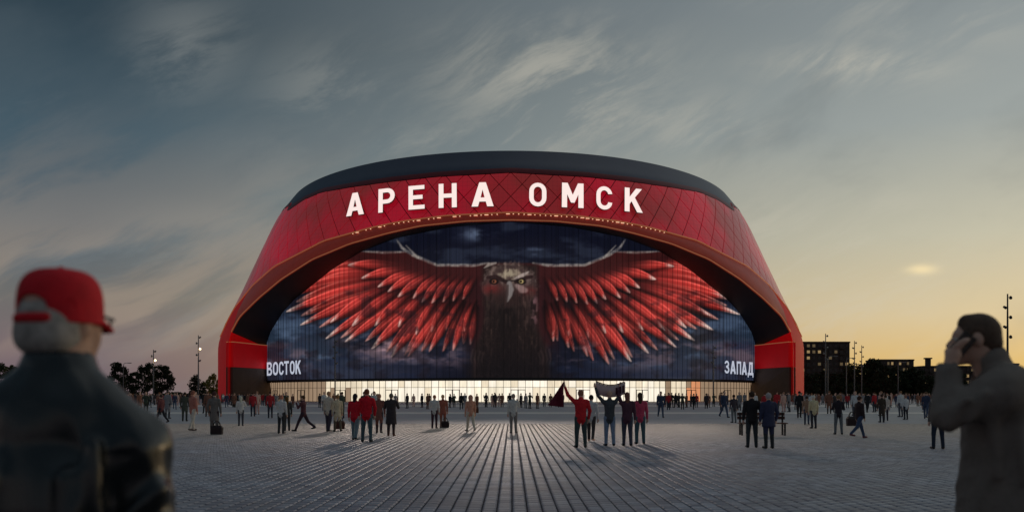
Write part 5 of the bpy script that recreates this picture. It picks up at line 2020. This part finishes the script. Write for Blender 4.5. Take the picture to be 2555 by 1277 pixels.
M_LEATHER = bpy.data.materials.new('leather_black')
M_LEATHER.use_nodes = True
t = NT(M_LEATHER.node_tree)
b = t.n['Principled BSDF']
tco = t.new('ShaderNodeTexCoord').outputs['Object']
n1 = t.noise(t.mapping(tco, rot=(0.3, 0.4, 0.2), scale=(6.0, 6.0, 1.5)), 1.2, 1.5, 0.45, 0.5)
n2 = t.noise(tco, 90, 3.0, 0.6)
b.inputs['Base Color'].default_value = lin((36, 40, 43))
t.l.new(t.maprange(n1, 0.3, 0.7, 0.22, 0.38), b.inputs['Roughness'])
b.inputs['Specular IOR Level'].default_value = 0.7
bn = t.new('ShaderNodeBump')
bn.inputs['Strength'].default_value = 0.6
bn.inputs['Distance'].default_value = 0.06
t.l.new(t.math('ADD', n1, t.math('MULTIPLY', n2, 0.02)), bn.inputs['Height'])
t.l.new(bn.outputs[0], b.inputs['Normal'])
M_CAP = mat('cap_red', (226, 22, 42), 0.8, var=0.15, vscale=25)
M_GREY = mat('hair_grey', (196, 188, 182), 0.8, var=0.35, vscale=40, bump=0.5, bscale=120)
M_HAIRB = mat('hair_brown', (104, 82, 68), 0.7, var=0.3, vscale=40, bump=0.6, bscale=120)
M_COAT = mat('coat_grey_wool', (138, 127, 120), 0.9, var=0.14, vscale=9, bump=0.5, bscale=16, spec=0.2)
M_JEAN = cloth('2a2d36')
M_BOOT = cloth('161414', 0.5)
M_PHONE = mat('phone_black', (16, 14, 16), 0.25)
M_GLS = mat('glasses_dark', (30, 24, 24), 0.3)


def legs_into(f, mi_leg, mi_shoe, s=1.0, y0=0.0):
    for sx in (-1, 1):
        hip, kn, an = (sx * 0.10 * s, y0, 0.92 * s), (sx * 0.115 * s, y0 + 0.02, 0.50 * s), (sx * 0.12 * s, y0 - 0.01, 0.10 * s)
        f.add(cap(hip, kn, 0.10 * s, 0.075 * s), mi_leg, 0.03)
        f.add(cap(kn, an, 0.073 * s, 0.058 * s), mi_leg, 0.02)
        f.add(cap((an[0], an[1] - 0.03, 0.05), (an[0] + sx * 0.03, an[1] + 0.17, 0.045), 0.05, 0.043), mi_shoe, 0.02)


def head_into(f, c, mi, yawm, s=1.0):
    """head with brow, nose, lips, chin and ears; c is its centre, yawm turns it"""
    c = np.array(c)
    L = lambda p: tuple(c + yawm @ (np.array(p) * s))
    f.add(ell(L((0, -0.008, 0.02)), (0.077 * s, 0.098 * s, 0.102 * s), yawm), mi, 0.0)
    f.add(cap(L((0, 0.03, -0.06)), L((0, 0.055, -0.075)), 0.056 * s, 0.046 * s), mi, 0.03)
    f.add(cap(L((0, 0.075, -0.098)), L((0, 0.078, -0.095)), 0.020 * s, 0.020 * s), mi, 0.03)
    f.add(cap(L((0, 0.090, 0.012)), L((0, 0.114, -0.028)), 0.010 * s, 0.016 * s), mi, 0.014)
    f.add(cap(L((-0.034, 0.083, 0.026)), L((0.034, 0.083, 0.026)), 0.014 * s, 0.014 * s), mi, 0.02)
    for sx in (-1, 1):
        f.add(cap(L((sx * 0.040, 0.055, -0.015)), L((sx * 0.03, 0.07, -0.04)), 0.03 * s, 0.026 * s), mi, 0.025)
        f.add(ell(L((sx * 0.078, -0.006, -0.005)), (0.012 * s, 0.022 * s, 0.034 * s), yawm), mi, 0.008)
        f.add(ell(L((sx * 0.031, 0.087, 0.002)), (0.015 * s, 0.010 * s, 0.009 * s), yawm), mi + 1, 0.0)
    f.add(cap(L((-0.02, 0.090, -0.058)), L((0.02, 0.090, -0.058)), 0.009 * s, 0.009 * s), mi, 0.012)


# ---- man in the red cap, seen from behind, at the left edge
LX, LY = (142 - U0) * 2.34 / F_PX, 2.34
hy_ = rotz(math.radians(-13))       # head turned to the right
man = Field((-0.5, -0.35, -0.02), (0.5, 0.4, 1.9), 0.011)
HC = (-0.005, 0.03, 1.672)
head_into(man, HC, 0, hy_, 1.06)
man.add(cap((0, 0.0, 1.44), (-0.003, 0.012, 1.60), 0.072, 0.066), 0, 0.03)
man.add(cap((0, 0, 1.0), (0, 0, 1.33), 0.13, 0.13, (1, 1.3, 1)), 2, 0.04)
man.add(cap((-0.05, 0, 0.95), (0.05, 0, 0.95), 0.12, 0.12), 2, 0.04)
legs_into(man, 2, 3)
M_EYE = mat('eye_white', (214, 206, 200), 0.2)
o_man = link('person', man.mesh('person', [M_SKIN[0], M_EYE, M_JEAN, M_BOOT]), None, (LX, LY, 0))
o_man.scale = (1.0, 1.0, 1.012)
tag(o_man, 'man in a red cap and black leather jacket seen from behind, very close at left', 'person')

jk = Field((-0.5, -0.36, 0.70), (0.5, 0.40, 1.66), 0.0085)
jk.add(cap((0, 0.0, 0.86), (0, 0.01, 1.20), 0.185, 0.205, (1, 1.25, 1)), 0, 0.05)
jk.add(cap((0, 0.0, 1.20), (0, 0.0, 1.36), 0.205, 0.165, (1, 1.25, 1)), 0, 0.05)
jk.add(cap((-0.075, 0.0, 1.445), (0.075, 0.0, 1.445), 0.072, 0.072), 0, 0.08)
for sx in (-1, 1):
    jk.add(cap((sx * 0.06, 0.0, 1.46), (sx * 0.205, 0.0, 1.345), 0.075, 0.090), 0, 0.06)
    jk.add(cap((sx * 0.205, 0, 1.335), (sx * 0.262, -0.02, 1.06), 0.093, 0.074), 0, 0.05)
    jk.add(cap((sx * 0.262, -0.02, 1.06), (sx * 0.24, 0.12, 0.84), 0.072, 0.05), 0, 0.03)
    # folds round the armhole and down the back
    jk.add(cap((sx * 0.165, -0.14, 1.36), (sx * 0.19, -0.155, 1.12), 0.016, 0.010), 0, 0.07)
    jk.add(cap((sx * 0.10, -0.165, 1.28), (sx * 0.135, -0.175, 1.00), 0.016, 0.012), 0, 0.08)
    jk.add(cap((sx * 0.30, -0.06, 1.24), (sx * 0.22, -0.11, 1.17), 0.016, 0.012), 0, 0.04)
    jk.add(cap((sx * 0.31, -0.04, 1.15), (sx * 0.23, -0.10, 1.08), 0.016, 0.012), 0, 0.04)
# stand-up collar as a ring
jk.add(cap((0, 0.005, 1.475), (0, 0.012, 1.548), 0.094, 0.090, (1, 1, 1)), 0, 0.03)
jk.add(cap((0, 0.012, 1.53), (0, 0.02, 1.75), 0.076, 0.082), 0, 0.016, sub=True)
gx_, gy_, gz_ = jk.ax[0][:, None, None], jk.ax[1][None, :, None], jk.ax[2][None, None, :]
jk.F += 0.011 * np.abs(np.sin(gx_ * 17 + 1.6 * np.sin(gz_ * 8 + gx_ * 5) + gy_ * 6)) * np.clip((1.47 - gz_) / 0.1, 0, 1) - 0.004      # hanging creases
jk.F += 0.006 * np.abs(np.sin(gz_ * 26 + 2.2 * np.sin(gx_ * 11) + gy_ * 9)) * np.clip((np.abs(gx_) - 0.17) / 0.06, 0, 1) * (gz_ < 1.34)   # sleeve rucks
link('jacket', jk.mesh('jacket', [M_LEATHER], single=0), o_man)

hr = Field((-0.16, -0.18, 1.48), (0.16, 0.2, 1.86), 0.006)
c = np.array(HC)
L = lambda p: tuple(c + hy_ @ np.array(p))
hr.add(ell(L((0, -0.022, 0.0)), (0.090, 0.098, 0.100), hy_), 0, 0.0)
hr.add(cap(L((-0.035, -0.068, -0.045)), L((0.035, -0.068, -0.045)), 0.034, 0.034), 0, 0.04)
hr.add(ell(L((0, 0.12, -0.02)), (0.12, 0.115, 0.15), hy_), 0, 0.01, sub=True)
for sx in (-1, 1):
    hr.add(ell(L((sx * 0.088, -0.002, -0.01)), (0.03, 0.030, 0.042), hy_), 0, 0.006, sub=True)
link('hair', hr.mesh('hair', [M_GREY], single=0), o_man)

cp = Field((-0.18, -0.18, 1.60), (0.2, 0.26, 1.86), 0.0045)


def superdome(c, r, rot, p=3.2):
    c = np.array(c)

    def fn(X_, Y_, Z_):
        x, y, z = X_ - c[0], Y_ - c[1], Z_ - c[2]
        lx, ly, lz = rot[0, 0] * x + rot[1, 0] * y, rot[0, 1] * x + rot[1, 1] * y, z
        q = ((np.sqrt((lx / r[0]) ** 2 + (ly / r[1]) ** 2)) ** p + np.abs(lz / r[2]) ** p) ** (1 / p)
        return (q - 1) * min(r)
    m_ = max(r)
    return fn, c - m_, c + m_


CC = c + np.array([0, 0, 0.010])
cp.add(superdome(CC, (0.101, 0.114, 0.131), hy_, 3.4), 0, 0.0)
cp.add(superdome(CC, (0.095, 0.108, 0.124), hy_, 3.4), 0, 0.003, sub=True)
cp.add((lambda X_, Y_, Z_: Z_ - (CC[2] - 0.016) + 0 * X_ + 0 * Y_, (-0.3, -0.3, 1.4), (0.3, 0.4, CC[2] - 0.016)), 0, 0.0, sub=True)
Lc = lambda p: tuple(CC + hy_ @ np.array(p))
cp.add(ell(Lc((0, -0.112, 0.022)), (0.040, 0.05, 0.030), hy_), 0, 0.004, sub=True)     # opening over the strap
for k in range(10):       # strap closing the opening
    a0, a1 = math.radians(-90 - 26 + 5.2 * k), math.radians(-90 - 26 + 5.2 * (k + 1))
    cp.add(cap(Lc((0.103 * math.cos(a0), 0.116 * math.sin(a0), -0.006)), Lc((0.103 * math.cos(a1), 0.116 * math.sin(a1), -0.006)), 0.010, 0.010, (1, 1, 0.8)), 0, 0.004)
cp.add(ell(Lc((0, 0, 0.133)), (0.010, 0.010, 0.006)), 0, 0.004)
for k in range(9):        # visor
    a_ = (k - 4) / 4
    cp.add(cap(Lc((0.085 * a_, 0.085 - 0.02 * a_ * a_, -0.010)), Lc((0.070 * a_, 0.160 - 0.045 * a_ * a_, -0.026)), 0.007, 0.006), 0, 0.008)
link('cap', cp.mesh('cap', [M_CAP], single=0), o_man)
g_ = MB()
for sx in (-1, 1):
    g_.tube([L((sx * 0.086, -0.02, 0.012)), L((sx * 0.088, 0.06, 0.018)), L((sx * 0.078, 0.112, 0.014))], 0.004, 6)
    g_.tube([L((sx * 0.038 + 0.03 * math.cos(q), 0.118 - 0.006 * math.cos(q) * sx * sx, 0.004 + 0.022 * math.sin(q))) for q in np.linspace(0, 2 * math.pi, 17)], 0.0035, 6)
g_.tube([L((-0.01, 0.122, 0.008)), L((0.01, 0.122, 0.008))], 0.003, 6)
g_.build('glasses', M_GLS, o_man, True)

# ---- man in the grey coat on the telephone, at the right edge, in profile
RX, RY = 2.425, 4.4
man2 = Field((-0.5, -0.4, -0.02), (0.5, 0.55, 1.98), 0.0085)
ph_yaw = rotz(math.radians(-6))
HC2 = (0.0, 0.115, 1.775)
head_into(man2, HC2, 0, ph_yaw, 1.03)
man2.add(cap((0, 0.02, 1.54), (0, 0.085, 1.70), 0.070, 0.064), 0, 0.03)
man2.add(cap((0, 0, 1.05), (0, 0.0, 1.42), 0.13, 0.14, (1, 1.2, 1)), 2, 0.04)
man2.add(cap((-0.05, 0, 0.98), (0.05, 0, 0.98), 0.12, 0.12), 2, 0.04)
legs_into(man2, 2, 3, 1.06)
# raised hand closed round the phone
wr = np.array((-0.135, 0.255, 1.635))
man2.add(cap(np.array((-0.2, 0.30, 1.48)), wr, 0.036, 0.029), 0, 0.02)
man2.add(cap(wr, (-0.128, 0.236, 1.695), 0.031, 0.036, (1.0, 1.0, 1.0)), 0, 0.015)
for q, (dy, dz, ln_) in enumerate(((0.030, 0.018, 0.052), (0.014, 0.034, 0.058), (-0.004, 0.044, 0.055), (-0.022, 0.046, 0.045))):
    k0 = np.array((-0.142, 0.232 + dy * 0.6, 1.70 + dz * 0.5))
    k1 = k0 + np.array((-0.010, -0.028 + dy * 0.25, 0.022 + dz * 0.35))
    k2 = k1 + np.array((0.034, -0.020, 0.012)) * (ln_ / 0.055)
    man2.add(cap(k0, k1, 0.0115, 0.0105), 0, 0.006)
    man2.add(cap(k1, k2, 0.0105, 0.0085), 0, 0.004)
man2.add(cap((-0.118, 0.262, 1.665), (-0.098, 0.262, 1.715), 0.014, 0.011), 0, 0.008)
man2.add(cap((-0.098, 0.262, 1.715), (-0.092, 0.240, 1.745), 0.011, 0.009), 0, 0.004)
o2 = link('person', man2.mesh('person', [M_SKIN[0], M_EYE, M_JEAN, M_BOOT]), None, (RX, RY, 0))
YAW2 = math.radians(74)
o2.rotation_euler = (0, 0, YAW2)
tag(o2, 'man in a long grey coat talking on the phone, close at the right edge', 'person')

ct = Field((-0.5, -0.42, 0.40), (0.5, 0.55, 1.80), 0.0095)
ct.add(cap((0, 0.0, 1.02), (0, -0.005, 1.40), 0.205, 0.215, (1, 1.12, 1)), 0, 0.05)
ct.add(cap((0, 0.01, 0.52), (0, 0.0, 1.02), 0.255, 0.205, (1, 1.05, 1)), 0, 0.05)
ct.add(cap((-0.10, -0.01, 1.535), (0.10, -0.01, 1.535), 0.078, 0.078), 0, 0.09)
ct.add(cap((0, 0.02, 1.56), (0, 0.058, 1.665), 0.098, 0.094), 0, 0.04)
ct.add(cap((0, 0.075, 1.63), (0, 0.13, 1.86), 0.083, 0.092), 0, 0.01, sub=True)
ct.add(cap((-0.16, 0.0, 1.545), (-0.215, 0.06, 1.50), 0.098, 0.100), 0, 0.06)
ct.add(cap((-0.205, 0.05, 1.505), (-0.245, 0.290, 1.405), 0.098, 0.076), 0, 0.05)     # upper arm held forward
ct.add(cap((-0.245, 0.292, 1.40), (-0.150, 0.262, 1.600), 0.076, 0.055), 0, 0.03)
ct.add(cap((-0.148, 0.266, 1.585), (-0.142, 0.262, 1.612), 0.060, 0.060), 0, 0.01)
ct.add(cap((-0.140, 0.260, 1.606), (-0.125, 0.25, 1.70), 0.045, 0.052), 0, 0.006, sub=True)
ct.add(cap((0.16, 0, 1.55), (0.235, 0.0, 1.47), 0.095, 0.092), 0, 0.06)
ct.add(cap((0.235, 0.0, 1.47), (0.275, -0.01, 1.16), 0.092, 0.076), 0, 0.05)
ct.add(cap((0.275, -0.01, 1.16), (0.25, 0.10, 0.92), 0.074, 0.056), 0, 0.03)
# folds: armpit, elbow, back
ct.add(cap((-0.23, 0.10, 1.40), (-0.21, 0.06, 1.12), 0.026, 0.016), 0, 0.06)
ct.add(cap((-0.21, -0.02, 1.44), (-0.225, -0.06, 1.10), 0.020, 0.016), 0, 0.06)
ct.add(cap((-0.335, 0.22, 1.47), (-0.30, 0.30, 1.36), 0.014, 0.012), 0, 0.04)
ct.add(cap((-0.32, 0.14, 1.50), (-0.29, 0.20, 1.38), 0.014, 0.012), 0, 0.04)
gx_, gy_, gz_ = ct.ax[0][:, None, None], ct.ax[1][None, :, None], ct.ax[2][None, None, :]
ct.F += 0.009 * np.abs(np.sin(gy_ * 15 + gx_ * 9 + 1.3 * np.sin(gz_ * 6))) * np.clip((1.50 - gz_) / 0.15, 0, 1) - 0.004
ct.F += 0.007 * np.abs(np.sin(gz_ * 30 + gy_ * 14 + np.sin(gx_ * 20))) * np.clip((gy_ - 0.12) / 0.08, 0, 1)
link('coat', ct.mesh('coat', [M_COAT], single=0), o2)
hr = Field((-0.16, -0.1, 1.62), (0.16, 0.32, 1.95), 0.006)
c = np.array(HC2)
L = lambda p: tuple(c + ph_yaw @ np.array(p))
hr.add(ell(L((0, -0.014, 0.030)), (0.089, 0.106, 0.102), ph_yaw), 0, 0.0)
hr.add(cap(L((-0.03, -0.085, -0.03)), L((0.03, -0.085, -0.03)), 0.032, 0.032), 0, 0.04)
hr.add(cap(L((-0.03, 0.045, 0.095)), L((0.03, 0.045, 0.095)), 0.024, 0.024), 0, 0.03)
hr.add(ell(L((0, 0.128, -0.035)), (0.12, 0.110, 0.115), ph_yaw), 0, 0.012, sub=True)
for sx in (-1, 1):
    hr.add(ell(L((sx * 0.088, 0.0, -0.01)), (0.03, 0.03, 0.042), ph_yaw), 0, 0.006, sub=True)
link('hair', hr.mesh('hair', [M_HAIRB], single=0), o2)
phone = empty('phone', (0, 0, 0))
Mw = Matrix.Translation((RX, RY, 0)) @ Matrix.Rotation(YAW2, 4, 'Z') @ Matrix.Translation((-0.108, 0.200, 1.735)) @ Matrix.Rotation(math.radians(38), 4, 'X')
phone.matrix_world = Mw
tag(phone, 'dark phone held to the ear of the man in the grey coat', 'phone')
mbp = MB()
for k in range(1):
    mbp.prism([(-0.005, -0.036), (0.005, -0.036), (0.005, 0.036), (-0.005, 0.036)], -0.072, 0.072)
ph = mbp.build('case', M_PHONE, phone)
bv = ph.modifiers.new('bevel', 'BEVEL')
bv.width = 0.004
bv.segments = 2
MB().prism([(0.0052, -0.032), (0.0062, -0.032), (0.0062, 0.032), (0.0052, 0.032)], -0.066, 0.066).build('display', M_GLS, phone)
print('objects', len(bpy.data.objects))
